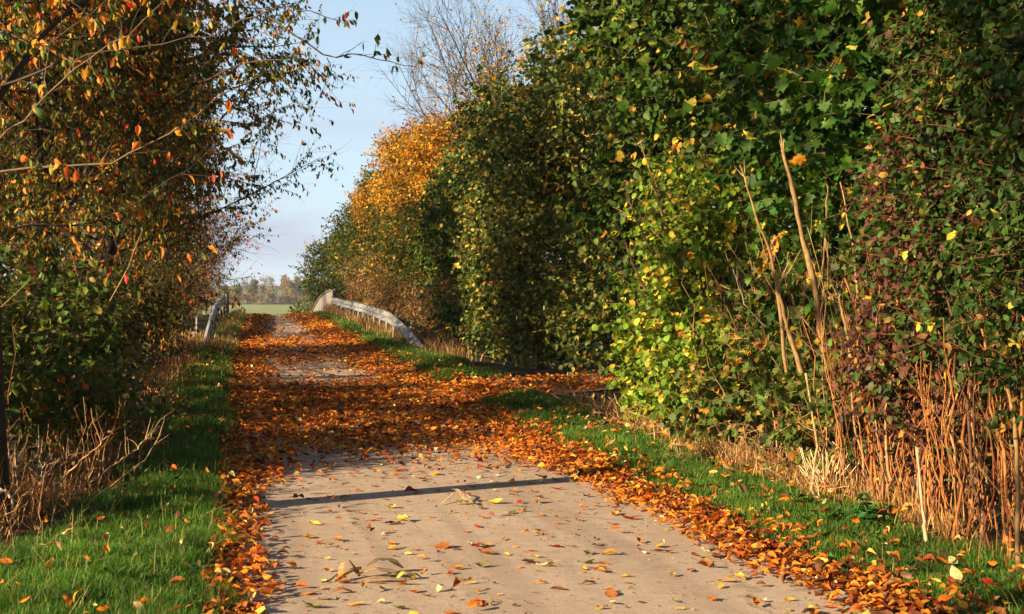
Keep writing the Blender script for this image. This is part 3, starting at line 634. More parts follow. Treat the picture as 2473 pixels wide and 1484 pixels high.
shrub('hornbeam_tree', 'hornbeam with a glowing orange crown rising over the guardrail', 'tree', 39, (7.0, 46),
      [rl((6.5, 43.5, 6.0), (1.5, 2.0, 1.3)), rl((6.3, 46.5, 5.9), (1.6, 2.0, 1.25)), rl((7.2, 45, 6.6), (1.2, 2.0, .9)), rl((6.0, 50, 5.5), (1.4, 1.8, 1.2)), rl((6.2, 41.5, 5.3), (1.1, 1.3, 1.0)), rl((5.9, 54, 5.0), (1.2, 1.8, 1.1))],
      4600, 8, .46, .105, ORG, nst=12, str_=.02, tmpl='diamond', wr=.6, droop=.45, shell=.75, noisegap=.15, facing=FX)
shrub('mixed_hedge', 'olive and yellow hedge growth below the orange crown', 'hedge', 40, (6.4, 48),
      [rl((6.2, 43, 3.4), (1.4, 2.2, 1.7)), rl((6.2, 47, 3.6), (1.5, 2.4, 1.9)), rl((6.1, 51.5, 3.6), (1.5, 2.4, 2.0)), rl((6.0, 56, 3.8), (1.5, 2.6, 2.2)), rl((6.2, 60, 4.4), (1.5, 2.2, 2.4))],
      7600, 8, .46, .11, YOL, nst=20, str_=.014, tmpl='diamond', wr=.7, droop=.5, shell=.75, clip=front(4.8, .3), noisegap=.13, facing=FX, spread=1.6)
shrub('bramble_thicket', 'rusty brown withered bramble and creeper behind the grey guardrail', 'thicket', 41, (5.8, 46),
      [rl((5.7, 37.5, 1.2), (.8, 2.0, 1.2)), rl((5.6, 41.5, 1.6), (.8, 1.8, 1.5)), rl((5.5, 46, 1.8), (.8, 2.4, 1.6)), rl((5.5, 51, 1.9), (.8, 2.4, 1.5)), rl((5.5, 56.5, 2.1), (.8, 2.6, 1.5)), rl((5.6, 61, 2.2), (.8, 2, 1.5))],
      2600, 7, .45, .11, BRN, nst=60, str_=.012, stcol=(.22, .13, .07), tmpl='diamond', wr=.6, droop=.6, shell=.8, facing=FX, spread=3.2, clip=front(4.75, .3))
shrub('oak_tree', 'dark green oak with an uneven top standing behind the bridge parapet', 'tree', 42, (6.6, 66),
      [rl((6.2, 60, 4.6), (1.6, 2.0, 1.6)), rl((6.0, 64, 4.3), (1.6, 2.2, 1.9)), rl((6.0, 67, 3.6), (1.7, 2.2, 2.0)), rl((6.2, 63, 5.6), (1.0, 1.6, .9)), rl((6.0, 70, 2.6), (1.5, 2.0, 1.7)), rl((5.6, 72.5, 3.6), (1.0, 1.6, 1.5))],
      3600, 8, .5, .14, OAK, nst=12, str_=.022, tmpl='diamond', wr=.65, droop=.2, shell=.8, noisegap=.35)
shrub('oak_tree', 'small dark oak at the tail of the hedge, lowest against the sky', 'tree', 43, (6.3, 96),
      [rl((5.5, 93, 2.2), (1.3, 1.6, 1.7)), rl((6.5, 96, 3.6), (1.5, 1.6, 1.6)), rl((5.2, 95, .2), (1.3, 1.8, 1.5)), rl((5.3, 95.5, 4.6), (.7, .9, 1.1)), rl((6.9, 94.5, 5.2), (.9, 1.0, 1.1)), rl((7.5, 96, 2), (1.4, 2, 2.4)), rl((4.7, 94, 3.3), (.6, .8, .7))],
      2200, 8, .5, .17, OAK, nst=12, str_=.03, tmpl='diamond', wr=.65, droop=.2, shell=.8, noisegap=.35)
shrub('roadside_bush', 'low bush with a few yellow leaves at the foot of the bridge parapet', 'bush', 44, (4.4, 92),
      [rl((4.2, 91, -.6), (.9, 1.2, .9)), rl((4.9, 89, .2), (.7, 1.2, .8))], 260, 8, .4, .13, OAK + [(1, (.45, .3, .03))], nst=8, str_=.02, tmpl='diamond', wr=.65, shell=.8)
shrub('background_bush', 'dark bush closing the end of the leafy side path', 'bush', 49, (8.6, 23),
      [rl((8.3, 21, 1.4), (1.0, 1.4, 1.5)), rl((9.4, 24.5, 1.6), (1.1, 1.8, 1.7)), rl((7.9, 19.4, 1.6), (.9, 1.0, 1.6)), rl((9.4, 22.5, 3.2), (1.2, 2.6, 1.6)), rl((8.0, 26.3, 1.6), (.9, 1.0, 1.6))], 1500, 8, .4, .10, UND, nst=16, tmpl='diamond', wr=.75, shell=.8)
# growth behind, filling the inside of the hedge
for sd_, y0, y1, x0, zt, lab in ((45, 4.5, 14, 7.6, 6.0, 'shaded back growth behind the maple'), (46, 14, 24, 8.2, 7.0, 'shaded back growth behind the dark hazel and the side path'), (47, 24, 40, 8.9, 6.0, 'shaded back growth behind the pale olive hazel'), (48, 40, 64, 8.4, 5.2, 'shaded back growth behind the orange crown')):
    r_ = np.random.default_rng(sd_); ls = []
    for k in range(7):
        y = y0 + (y1 - y0) * (k + .5) / 7
        ls.append(rl((x0 + r_.uniform(-.3, .5), y, zt * .3), (1.0, (y1 - y0) / 10 + .5, zt * .32))); ls.append(rl((x0 + r_.uniform(0, .6), y, zt * .72), (1.1, (y1 - y0) / 10 + .6, zt * .3)))
    shrub('background_hedge', lab, 'hedge', sd_, (x0, (y0 + y1) / 2), ls, 1300, 7, .5, .17, HAZD, nst=24, str_=.014, tmpl='diamond', wr=.75, shell=.8, facing=(-.8, -.3, 0), spread=2.0)

# tall bare tree with a few orange leaves
def bare_tree(seed, x, y, H, lab, nl=1500):
    rng = np.random.default_rng(seed); o = thing('bare_tree', lab, 'tree', group='bare trees behind the hedge')
    z = float(gz(x, y)) - .1
    b_ = np.array([[x, y, z]] * 7) + rng.normal(0, .15, (7, 3)) * [1, 1, 0]
    d = np.stack([rng.normal(-.22, .24, 7), rng.normal(-.02, .2, 7), np.ones(7)], 1)
    P = path(rng, b_, d, H * rng.uniform(.75, 1.05, 7), 12, .25, .045); R = (.085 * rng.uniform(.7, 1.1, 7))[:, None] * (1 - .88 * np.linspace(0, 1, 12))[None]
    B1, R1, _ = spawn(rng, P, R, 13, .25, .97, 34, lambda t, p: 3.2 * (1.15 - .7 * t), 8, .03, .45, .07, (-.05, 0, .1), .25)
    B2, R2, _ = spawn(rng, B1, R1, 8, .15, 1, 38, lambda t, p: 1.15 * np.ones(len(t)), 6, .014, .3, .09, (0, 0, .1), .35)
    B3, R3, _ = spawn(rng, B2, R2, 6, .2, 1, 38, lambda t, p: .55 * np.ones(len(t)), 4, .010, .1, .1, (0, 0, 0), .5)
    m = MB(); m.tubes(P, R, 8, BARK_D); m.build('trunks', M_BARK, o, True)
    m = MB(); m.tubes(B1, R1, 4, TWIG_D); m.tubes(B2, R2, 3, TWIG_D); m.tubes(B3, R3, 3, TWIG_D); m.build('branches', M_TWIG, o)
    pos, tan, idx = along(rng, B3, nl * 3); k = rng.random(nl * 3) < np.clip((11 - pos[:, 2]) / 7, .06, .8) * np.clip((pos[:, 0] - 4.6) / 3, .1, 1)
    pos, tan, idx = pos[k], tan[k], idx[k]; n = len(pos)
    cl = Cloud(); cl.add(leaves(pos, tan + rng.standard_normal((n, 3)) * .5 + [0, 0, -.5], rng.standard_normal((n, 3)), .10 * (.7 + .6 * rng.random(n)), np.full(n, .55), pick(rng, ORG, n, idx), 'diamond', rng.normal(.3, .2, n)))
    cl.build('foliage', M_LEAF, o)
bare_tree(51, 10.0, 43, 11.5, 'tall nearly bare tree with dark twigs leaning out above the orange crown', 6500)
bare_tree(52, 11.0, 38, 12.5, 'tall bare tree with scattered amber leaves just above the pale olive hazel', 6500)

# cut and broken stems standing out of the hedge
def broken_pole(lab, pts, r, col=(.22, .13, .055), torn=True, twigs=0, seed=0, group='cut stems in the hedge'):
    rng = np.random.default_rng(seed + 700)
    o = thing('broken_stem', lab, 'broken branch', group=group)
    E_ = np.array([at(*p) for p in pts]); k = np.linspace(0, len(E_) - 1, 16); a = np.minimum(k.astype(int), len(E_) - 2); fr = (k - a)[:, None]
    P = (E_[a] * (1 - fr) + E_[a + 1] * fr)[None]; P = P + .003 * rng.standard_normal(P.shape)
    R = (r * (1 - .5 * np.linspace(0, 1, 16)))[None] * (1 + .12 * rng.standard_normal((1, 16)))
    m = MB(); m.tubes(P, R, 8, col)
    if twigs:
        Q, RQ, _ = spawn(rng, P, R, twigs, .25, 1, 42, lambda t, p: .22 * np.ones(len(t)), 5, r * .45, .2, .12); m.tubes(Q, RQ, 5, np.array(col) * .95)
    m.build('stem', M_TWIG, o)
    if torn:
        m = MB(); e = P[0, -1]; d = norm(P[0, -1] - P[0, -3])
        for q in range(4):
            dd = norm(d + .22 * rng.standard_normal(3)); Q = e - d * .02 + dd[None] * np.linspace(0, .09 + .08 * rng.random(), 4)[:, None]
            m.tubes(Q, np.array([1, .8, .5, .1]) * r * .32, 4, (.40, .26, .13))
        m.build('torn_wood', M_STRAW, o)
    return o
broken_pole('thick cut pole leaning out of the maple, its bark lit gold', [(1990, 850, 11.2), (1968, 690, 11.1), (1935, 560, 11.1), (1915, 450, 11.), (1888, 362, 11.)], .026, seed=1)
broken_pole('long broken stem with two splintered tears at its bend, left of the thick pole', [(1900, 900, 11.3), (1880, 720, 11.2), (1862, 610, 11.1), (1825, 520, 11.), (1797, 425, 11.)], .016, seed=2, twigs=3)
broken_pole('snapped stub with white torn wood low between the two long poles', [(1935, 900, 11.2), (1905, 800, 11.2), (1880, 700, 11.1), (1895, 655, 11.1)], .02, seed=3, twigs=3)
broken_pole('thin straight cut stem just beyond the thick pole', [(1985, 800, 11.4), (1990, 620, 11.4), (1998, 440, 11.5)], .009, seed=4, torn=False)
broken_pole('leaning thin stem crossing the thin straight one', [(2020, 760, 11.2), (2005, 650, 11.2), (1990, 560, 11.2)], .008, seed=5, torn=False)
broken_pole('slim stem in shade nearest the purple leaves', [(2085, 830, 10.6), (2060, 600, 10.7), (2030, 440, 10.8)], .011, seed=6, torn=False)
broken_pole('splintered short stump with a pale split face at the edge of the purple shrub', [(2060, 890, 10.4), (2045, 800, 10.4), (2025, 715, 10.4)], .016, seed=7)
broken_pole('forked cut twigs at the top of the bright hazel', [(1600, 520, 14.6), (1580, 450, 14.6), (1548, 350, 14.5)], .014, seed=8, twigs=5)
broken_pole('cluster of cut twig tips on the hazel edge, in the middle of three', [(1580, 620, 14.4), (1550, 560, 14.4), (1518, 485, 14.3)], .012, seed=9, twigs=6)
broken_pole('hooked cut twig at the lower hazel edge', [(1560, 700, 14.3), (1530, 640, 14.3), (1512, 590, 14.3), (1490, 545, 14.3)], .015, seed=10, twigs=4)
broken_pole('thin grey stem bowing below the long broken one', [(1850, 790, 11.4), (1800, 740, 11.3), (1770, 650, 11.3)], .007, seed=11, torn=False, twigs=2, col=(.22, .16, .11))
broken_pole('pale upright stub among the brown dogwood stems', [(2245, 1345, 9.0), (2230, 1240, 9.0), (2215, 1080, 9.05)], .014, seed=12, torn=False, col=(.36, .25, .15))
broken_pole('thick brown stem at the very edge of the dogwood thicket', [(2462, 1395, 8.2), (2458, 1200, 8.2), (2452, 1020, 8.25), (2420, 880, 8.3)], .017, seed=13, torn=False)
broken_pole('bent woody stem rising from the dry grass under the olive bush', [(1990, 1245, 10.9), (1960, 1180, 10.9), (1975, 1080, 10.9), (1945, 900, 11.0)], .014, seed=14, torn=False, twigs=3, col=(.33, .2, .1))

# ================================================================== guardrails, bridge, post
ZN = (.21, .205, .20)
def wbeam(pts, nrm_sign, parent, name, n):
    """one length of w-beam through points (x,y,ztop)"""
    prof = np.array([(0, 0), (.012, -.004), (.07, -.045), (.082, -.065), (.082, -.095), (.06, -.115), (.004, -.145), (0, -.156), (.004, -.167), (.06, -.197), (.082, -.217), (.082, -.247), (.07, -.267), (.012, -.308), (0, -.312)])
    prof2 = prof + np.array([-.005, 0]); prof2[0, 1] += 0
    P = np.asarray(pts, float); T_ = norm(np.gradient(P, axis=0)); Nn = np.stack([-T_[:, 1], T_[:, 0], 0 * T_[:, 0]], 1) * nrm_sign; Nn = norm(Nn)
    Up = np.cross(Nn, T_); Up *= np.sign(Up[:, 2:3])
    m = MB(); k = len(prof)
    A = P[:, None] + prof[None, :, 0, None] * Nn[:, None] + prof[None, :, 1, None] * Up[:, None]
    Bk = P[:, None] + prof2[None, :, 0, None] * Nn[:, None] + prof2[None, :, 1, None] * Up[:, None]
    V = np.concatenate([A, Bk[:, ::-1]], 1); q = 2 * k; i = np.arange(len(P) * q).reshape(len(P), q)
    F = np.stack([i[:-1], np.roll(i[:-1], -1, 1), np.roll(i[1:], -1, 1), i[1:]], -1).reshape(-1, 4)
    m.add(V.reshape(-1, 3), [F, i[:1], i[-1:, ::-1]], ZN)
    # bolts along the middle valley
    for f in range(6, len(P) - 2, 10):
        c = P[f] + Nn[f] * .012 + Up[f] * -.156
        m.box(c, (.014, .014, .014), (.2, .17, .14))
    return m.build(name, M_ZINC, parent)

def resamp(pts, n):
    pts = np.asarray(pts, float); s = np.concatenate([[0], np.cumsum(np.linalg.norm(np.diff(pts, axis=0), axis=1))])
    t = np.linspace(0, s[-1], n); o = np.stack([np.interp(t, s, pts[:, k]) for k in range(3)], 1)
    k = np.array([1, 2, 3, 2, 1.]); k /= k.sum(); p = np.pad(o, ((2, 2), (0, 0)), mode='edge')
    q = np.stack([np.convolve(p[:, j], k, 'valid') for j in range(3)], 1); q[0] = o[0]; q[-1] = o[-1]
    return q

rr_ = lambda y, x, up: (x, y, float(zr(y)) + up)
right_path = resamp([rr_(63.3, 4.2, .84), rr_(60, 4.2, .84), rr_(57, 4.22, .80), rr_(52, 4.22, .84), rr_(46, 4.2, .86), rr_(41, 4.16, .86), rr_(38.5, 4.14, .84), rr_(37, 4.16, .74), rr_(35, 4.24, .52), rr_(33, 4.34, .2), rr_(31.6, 4.42, -.06)], 160)
gr_ = thing('guardrail', 'weathered grey w-beam guardrail bending down into the grass in front of the hedge', 'guardrail', group='guardrails by the bridge')
def rail_sections(path_, sign, parent, cuts, off):
    for a, b_ in zip(cuts[:-1], cuts[1:]):
        seg = path_[a:min(b_ + 3, len(path_))].copy()
        off = -off
        seg[:, 0] += (.003 + off) * (-1 if sign > 0 else 1)
        wbeam(seg, sign, parent, 'rail_beam', 0)
rail_sections(right_path, -1 if False else 1, gr_, [0, 34, 68, 102, 130, 160], .003)
def rail_post(parent, p, h, s=1, lean=0):
    m = MB(); x, y, z = p
    # c-channel post
    m.box((x, y, z + h / 2), (.004, .05, h / 2), (.2, .2, .2)); m.box((x + .026 * s, y - .05, z + h / 2), (.026, .004, h / 2), (.2, .2, .2)); m.box((x + .026 * s, y + .05, z + h / 2), (.026, .004, h / 2), (.2, .2, .2))
    for q in (.08, .16): m.box((x - .006 * s, y, z + h - q), (.006, .012, .012), (.2, .17, .15))
    return m.build('rail_post', M_ZINC, parent)
for yy in (62.5, 60.5, 58.5, 56.5, 54.5, 52.5, 50.5, 48.5, 46.5, 44.5, 42.5, 40.5, 38.5, 36.4, 34.6):
    j = np.argmin(abs(right_path[:, 1] - yy)); p = right_path[j]; g = float(gz(p[0] + .09, p[1]))
    h = p[2] - .06 - (g - .1)
    if h > .2: rail_post(gr_, (p[0] + .09, p[1], g - .1), h)
left_path = resamp([rr_(62.4, -.26, .84), rr_(58, -.42, .86), rr_(52, -.52, .84), rr_(46, -.58, .82), rr_(42.5, -.6, .72), rr_(40, -.64, .55), rr_(37.5, -.68, .34), rr_(35, -.70, .14), rr_(33.2, -.72, -.04)], 150)
gl_ = thing('guardrail', 'narrow blueish guardrail seen end on, rising out of straw yellow grass under the cherry trees', 'guardrail', group='guardrails by the bridge')
rail_sections(left_path, -1, gl_, [0, 36, 72, 108, 150], .003)
for yy in (61, 58, 55, 52, 49, 46, 43.5):
    j = np.argmin(abs(left_path[:, 1] - yy)); p = left_path[j]; g = float(gz(p[0] - .09, p[1]))
    rail_post(gl_, (p[0] - .09, p[1], g - .1), p[2] - .06 - g + .1, -1)
sp_ = thing('steel_post', 'taller perforated steel post left of the blueish guardrail', 'post', group='loose steel posts')
rail_post(sp_, (float(at(482, 800, 39)[0]), 38.0, float(zr(38)) - .1), .86, -1)
sp_ = thing('steel_post', 'short perforated steel post in the straw at the guardrail end', 'post', group='loose steel posts')
rail_post(sp_, (float(at(476, 830, 37)[0]), 36.2, float(zr(36)) - .1), .55, -1)

# bridge parapets: upright boards, arched hand rail
WD = (.165, .145, .125)
def parapet(x, y0, y1, lab, sgn):
    rng = np.random.default_rng(int(abs(x) * 100) + 3)
    o = thing('bridge_parapet', lab, 'parapet', group='timber bridge parapets')
    yy = np.linspace(y0, y1, 90); top = np.interp(yy, [63, 65, 68, 73, 77, 82, 88, 96], [2.06, 2.04, 1.98, 1.72, 1.3, .70, -.05, -.9])
    m = MB(); y = y0 + .1
    while y < y1 - .1:
        zt = float(np.interp(y, yy, top)) - .03; zb = float(np.interp(y, [0, 200], [0, 0])) + float(zr(y)) - .12
        sl = (float(np.interp(y + .07, yy, top)) - float(np.interp(y - .07, yy, top)))
        c = np.array(WD) * rng.uniform(.75, 1.2)
        m.box((x + rng.uniform(-.004, .004), y, (zt + zb) / 2), (.014, .068, (zt - zb) / 2), c)
        y += .15
    m.build('boards', M_WOODB, o)
    P = np.stack([np.full(90, x), yy, top + .02], 1); T_ = norm(np.gradient(P, axis=0)); U_ = np.cross(T_, [1, 0, 0]); U_ *= np.sign(U_[:, 2:3])
    m = MB()
    sec = np.array([(-.07, -.028), (.07, -.028), (.07, .022), (.05, .032), (-.05, .032), (-.07, .022)])
    V = P[:, None] + sec[None, :, 0, None] * np.array([1, 0, 0]) + sec[None, :, 1, None] * U_[:, None]; q = 6; i = np.arange(90 * q).reshape(90, q)
    F = np.stack([i[:-1], np.roll(i[:-1], -1, 1), np.roll(i[1:], -1, 1), i[1:]], -1).reshape(-1, 4)
    m.add(V.reshape(-1, 3), [F, i[:1], i[-1:, ::-1]], np.array(WD) * .75); m.build('hand_rail', M_WOODB, o)
    for f in (.55, .2):
        m = MB(); V = P[:, None] + np.array([sgn * .03, 0, 0]) + sec[None, :, 0, None] * .35 * np.array([1, 0, 0]) + sec[None, :, 1, None] * 1.6 * U_[:, None]
        V = V - np.array([0, 0, 1.0 * (1 - f)]); m.add(V.reshape(-1, 3), [F, i[:1], i[-1:, ::-1]], np.array(WD) * .8); m.build('cross_rail', M_WOODB, o)
    for y in np.arange(y0, y1, 3.2):
        zt = float(np.interp(y, yy, top)); m = MB(); m.box((x + sgn * .09, y, zt - .62), (.06, .06, .66), np.array(WD) * .8); m.build('post', M_WOODB, o)
    m = MB(); m.box((x - sgn * .01, y0 - .06, float(top[0]) - .62), (.055, .055, .64), np.array(WD) * .9); m.build('end_post', M_WOODB, o)
parapet(4.28, 63.3, 94, 'arched grey board parapet of the bridge at the end of the grey guardrail', 1)
parapet(-.33, 62.6, 94, 'dark weathered bridge parapet end at the top of the blueish guardrail', -1)

# old pipe post with a cap
o = thing('pipe_post', 'old white pipe post with a grey cap and yellow lichen among the left bushes', 'post')
p = at(450, 835, 40); pz = float(gz(p[0], p[1])) - .1
zt = 1.6 - (772 - 727) / FP * 40
m = MB(); h = zt - pz
m.tubes(np.array([[p[0], p[1], pz + h * k] for k in np.linspace(0, .9, 8)]), np.full(8, .085), 14, (.55, .53, .48)); m.build('post', M_PAINT, o, True)
m = MB(); m.tubes(np.array([[p[0], p[1], pz + h * k] for k in (.86, .88, .97, 1.0)]), np.array([.115, .13, .125, .06]), 14, (.22, .2, .18)); m.build('cap', M_PAINT, o, True)
m = MB(); m.tubes(np.array([[p[0], p[1], pz + h * k] for k in (.55, .57, .66, .68)]), np.array([.088, .094, .092, .088]), 14, (.52, .30, .03)); m.build('lichen_band', M_PAINT, o, True)

# ================================================================== far trees and hedge across the field
def far_tree(seed, px, D, hpx, wpx, pal, lab, bare=False, py0=716, grp='trees across the field'):
    rng = np.random.default_rng(seed); p = at(px, py0, D); x, y = p[0], p[1]; z = float(gz(x, y)) - .2
    top = 1.6 + (727 - hpx + 6) / FP * D; H = top - z; wd = wpx / FP * D / 2
    o = thing('bare_tree' if bare else 'field_tree', lab, 'tree', group=grp)
    tp = path(rng, np.array([[x, y, z]]), np.array([[0, 0, 1.]]), np.array([H * .93]), 10, .3, .04); tr = (.02 * H * (1 - .8 * np.linspace(0, 1, 10)))[None]
    m = MB(); m.tubes(tp, tr, 7, (.10, .08, .06)); m.build('trunk', M_BARK, o)
    B1, R1, _ = spawn(rng, tp, tr, 16, .25, .97, 42, lambda t, p: H * .42 * (1.15 - .7 * t), 6, .011 * H, .5, .1, taper=.3)
    B2, R2, _ = spawn(rng, B1, R1, 8, .2, 1, 40, lambda t, p: H * .14 * np.ones(len(t)), 4, .007 * H, .2, .12, taper=.5)
    B3, R3, _ = spawn(rng, B2, R2, 3, .3, 1, 40, lambda t, p: H * .07 * np.ones(len(t)), 3, .005 * H, .2, .12, taper=.6)
    m = MB(); m.tubes(B1, R1, 4, (.14, .11, .085)); m.tubes(B2, R2, 3, (.16, .12, .09)); m.tubes(B3, R3, 3, (.17, .13, .1)); m.build('branches', M_TWIG, o)
    ls = []
    for k in range(18):
        f = rng.uniform(.15, .98); rr2 = wd * (1.05 - .6 * abs(f - .45) * 2) * rng.uniform(.28, .62)
        ls.append(rl((x + rng.uniform(-.6, .6) * wd, y + rng.uniform(-.6, .6) * wd, z + H * f), (rr2, rr2, rr2 * rng.uniform(.8, 1.3))))
    cl, tw = crown(rng, ls, 60 if bare else 900, 7, H * .07, H * .06, pal, 'diamond', .8, .3, .9, noisegap=.2)
    cl.build('crown', M_LEAF, o)
FY = [(3, (.26, .18, .06)), (2, (.30, .23, .08)), (1, (.17, .14, .05))]
FG = [(3, (.12, .14, .05)), (2, (.16, .16, .055)), (1, (.09, .10, .04))]
FT = [(3, (.29, .20, .10)), (2, (.24, .17, .08)), (1, (.17, .14, .06))]
FD = [(3, (.06, .085, .035)), (2, (.08, .10, .04))]
for a in ((1, 574, 560, 692, 30, FG, 'dull green field tree half hidden by the bare cherry twigs'), (2, 612, 565, 684, 24, FG, 'olive field tree left of the green gap in the wood edge'),
          (4, 690, 585, 674, 20, FT, 'slim tan topped tree behind the yellow field tree'), (5, 700, 560, 684, 34, FY, 'broad yellow field tree in the middle of the wood edge'),
          (6, 706, 548, 708, 20, FY, 'small round yellow tree in front of the far hedge'), (7, 722, 580, 676, 26, FT, 'tall tan field tree right of the yellow one'), (8, 744, 580, 674, 28, FT, 'tall pale brown field tree next to the oak outline'),
          (9, 716, 575, 690, 20, FD, 'dark evergreen among the yellow field trees'), (10, 768, 590, 680, 30, FT, 'tan field tree seen through the small oak'), (11, 800, 570, 690, 34, FG, 'green field tree hidden behind the parapet'),
          (12, 540, 570, 694, 32, FT, 'tan field tree behind the cherry row'), (13, 500, 580, 690, 36, FY, 'yellowish field tree far behind the cherry row')):
    far_tree(60 + a[0], *a[1:])
for a in ((21, 634, 570, 674, 24, FT, 'fine bare grey tree in the gap of the wood edge'), (22, 656, 590, 676, 26, FT, 'second bare grey tree, right beside the green hillside gap'), (23, 598, 580, 678, 26, FT, 'bare tree rising behind the olive field tree')):
    far_tree(60 + a[0], *a[1:], bare=True)
ls = []
rng = np.random.default_rng(5)
for xx in np.arange(-60, 110, 5.5):
    zz = float(gz(xx, 535)); ls.append(rl((xx, 535 + rng.uniform(-4, 4), zz + 1.6), (4.4, 3.0, 2.4 * rng.uniform(.7, 1.3))))
shrub('far_hedge', 'long brown purple bramble hedge at the far edge of the green field', 'hedge', 91, (20, 535), ls, 2600, 7, 1.4, .75, [(4, (.16, .10, .075)), (2, (.20, .14, .09)), (1, (.13, .12, .06))], nst=80, str_=.022, tmpl='diamond', wr=.8, shell=.8, spread=25)

# ================================================================== fallen leaves
LIT = [(5.6, (.54, .165, .011)), (3.4, (.37, .085, .010)), (2.2, (.17, .045, .011)), (2.2, (.54, .23, .022)), (.45, (.55, .34, .06)), (.28, (.56, .43, .19)), (.35, (.32, .028, .011)), (1.2, (.07, .026, .011))]
def gsurf(x, y):
    """height of what a leaf lies on: the road, the path or the verge"""
    on = (x > xl(y)) & (x < xr(y))
    return np.where(on, zr(y) + .006, gz(x, y) + np.where(on, 0, .02))

def litter(rng, x, y, lift=0., leafl=.085, stack=.0, pal=LIT, near=True, tilt=.45):
    n = len(x); z = gsurf(x, y) + .004 + lift + stack * rng.random(n)
    az = rng.uniform(0, 2 * math.pi, n); U = np.stack([np.cos(az), np.sin(az), rng.normal(0, tilt * .6, n)], 1)
    Nn = np.stack([rng.normal(0, tilt, n), rng.normal(0, tilt, n), np.ones(n)], 1)
    L_ = leafl * (.4 + .95 * rng.random(n) ** 1.2)
    fold = rng.normal(.28, .28, n); curl = rng.normal(-.05, .28, n); tw_ = rng.normal(0, .3, n)
    P = np.stack([x, y, z], 1) + np.stack([0 * x, 0 * x, L_ * np.maximum(0, -curl * .0)], 1)
    d = leaves(P, U, Nn, L_, .42 + .25 * rng.random(n), pick(rng, pal, n), 'grid' if near else 'oval', fold, curl, tw_)
    # let each leaf rest on the ground
    k = len(T['grid'][0]) if near else 8
    V = d[0].reshape(n, k, 3); zmin = V[:, :, 2].min(1); V[:, :, 2] += (z - zmin)[:, None]
    return (V.reshape(-1, 3), d[1], d[2])

def dens(x, y, rng):
    """leaves per square metre strewn over the lane"""
    w = xr(y) - xl(y); l = x - xl(y); r = xr(y) - x
    nz = np.sin(x * 3.3 + y * .9) * np.sin(y * 1.7 - x * 1.1) * .5 + .5
    band = sst(y + .35 * (x - 1.5) + .6 * nz, 14.2, 16.8) * (1 - sst(y - .2 * x + .8 * nz, 22.5, 25.5))
    pre = sst(y, 11.8, 15.2) * (1 - sst(y, 24, 27)) * .16 + .006
    wl = .11 + .46 * sst(y, 10.5, 15) + .25 * sst(y, 24, 40) + .12 * nz
    wr_ = .22 + .35 * sst(y, 10, 15) + .35 * sst(y, 22, 30) + .15 * nz
    left = (1 - sst(l, wl * .55, wl * 1.3)); right = (1 - sst(r, wr_ * .55, wr_ * 1.3))
    far = sst(y, 28.5, 32) * (1 - sst(y, 38, 43)) * (.3 + .45 * nz) + sst(y, 43, 48) * .02
    mid = .05 * sst(y, 24, 26)
    return np.clip(np.maximum.reduce([band, left * .8, right * .9, far]) + pre + mid, 0, 1)

rng = np.random.default_rng(77)
cl = Cloud()
for y0, y1, dn, sz in ((5.5, 15, 520, .072), (15, 30, 420, .08), (30, 46, 230, .095), (46, 66, 130, .115)):
    A = (y1 - y0) * 4.6; n = int(A * dn); x = rng.uniform(-.35, 4.0, n); y = rng.uniform(y0, y1, n)
    inside = (x > xl(y) - .12) & (x < xr(y) + .35 * rng.random(n) + .1)
    side = (x > xr(y)) & (y > 20) & (y < 25.5)
    k = (inside & (rng.random(n) < dens(x, y, rng))) | side
    x, y = x[k], y[k]
    cl.add(litter(rng, x, y, 0, sz, .035, near=y0 < 29))
# along the side path
n = 3600; x = rng.uniform(3.3, 9.0, n); y = np.interp(x, [3.3, 6, 11], [22.2, 23.2, 26.0]) + rng.normal(0, .85, n)
cl.add(litter(rng, x, y, 0, .092, .04, near=False))
# in the near gutter the leaves lie deep
for side_ in (0, 1):
    n = 1150 if side_ == 0 else 2000; y = rng.uniform(6, 16, n); x = (xl(y) + np.abs(rng.normal(.0, .14, n)) - .12) if side_ == 0 else (xr(y) + .12 - np.abs(rng.normal(0, .14, n)) + .06 * np.sin(y * 2))
    cl.add(litter(rng, x, y, 0.0, .074, .05, pal=LIT + [(5, (.26, .085, .018)), (2.5, (.12, .045, .016))]))
tag(cl.build('leaf_litter', M_LITTER), 'thick drift of rust and orange fallen leaves across the road and along both its edges', None, kind='stuff')

# leaves caught in the grass of the verges
cl = Cloud(); n = 1000
x = np.concatenate([rng.uniform(-1.6, -.05, n // 3), rng.uniform(3.45, 4.6, n - n // 3), rng.uniform(-1.5, -.1, 350)]); y = np.concatenate([6 + 26 * rng.random(n) ** 1.4, rng.uniform(15.5, 33, 350)])
cl.add(litter(rng, x, y, .05, .075, .05, pal=LIT + [(3, (.5, .33, .1)), (2, (.3, .2, .09))], tilt=.8))
tag(cl.build('leaf_litter', M_LITTER), 'scattered fallen leaves caught in the grass of the verges', None, kind='stuff')

n = 1500; x = rng.uniform(.25, 3.2, n); y = 6.3 + 11 * rng.random(n) ** 1.2
cl = Cloud(); cl.add(litter(rng, x, y, -.001, .022, .0, near=False, pal=LIT + [(5, (.2, .12, .06)), (3, (.33, .22, .11))], tilt=.2))
tag(cl.build('leaf_crumbs', M_LITTER), 'small broken leaf crumbs strewn over the bare road', None, kind='stuff')
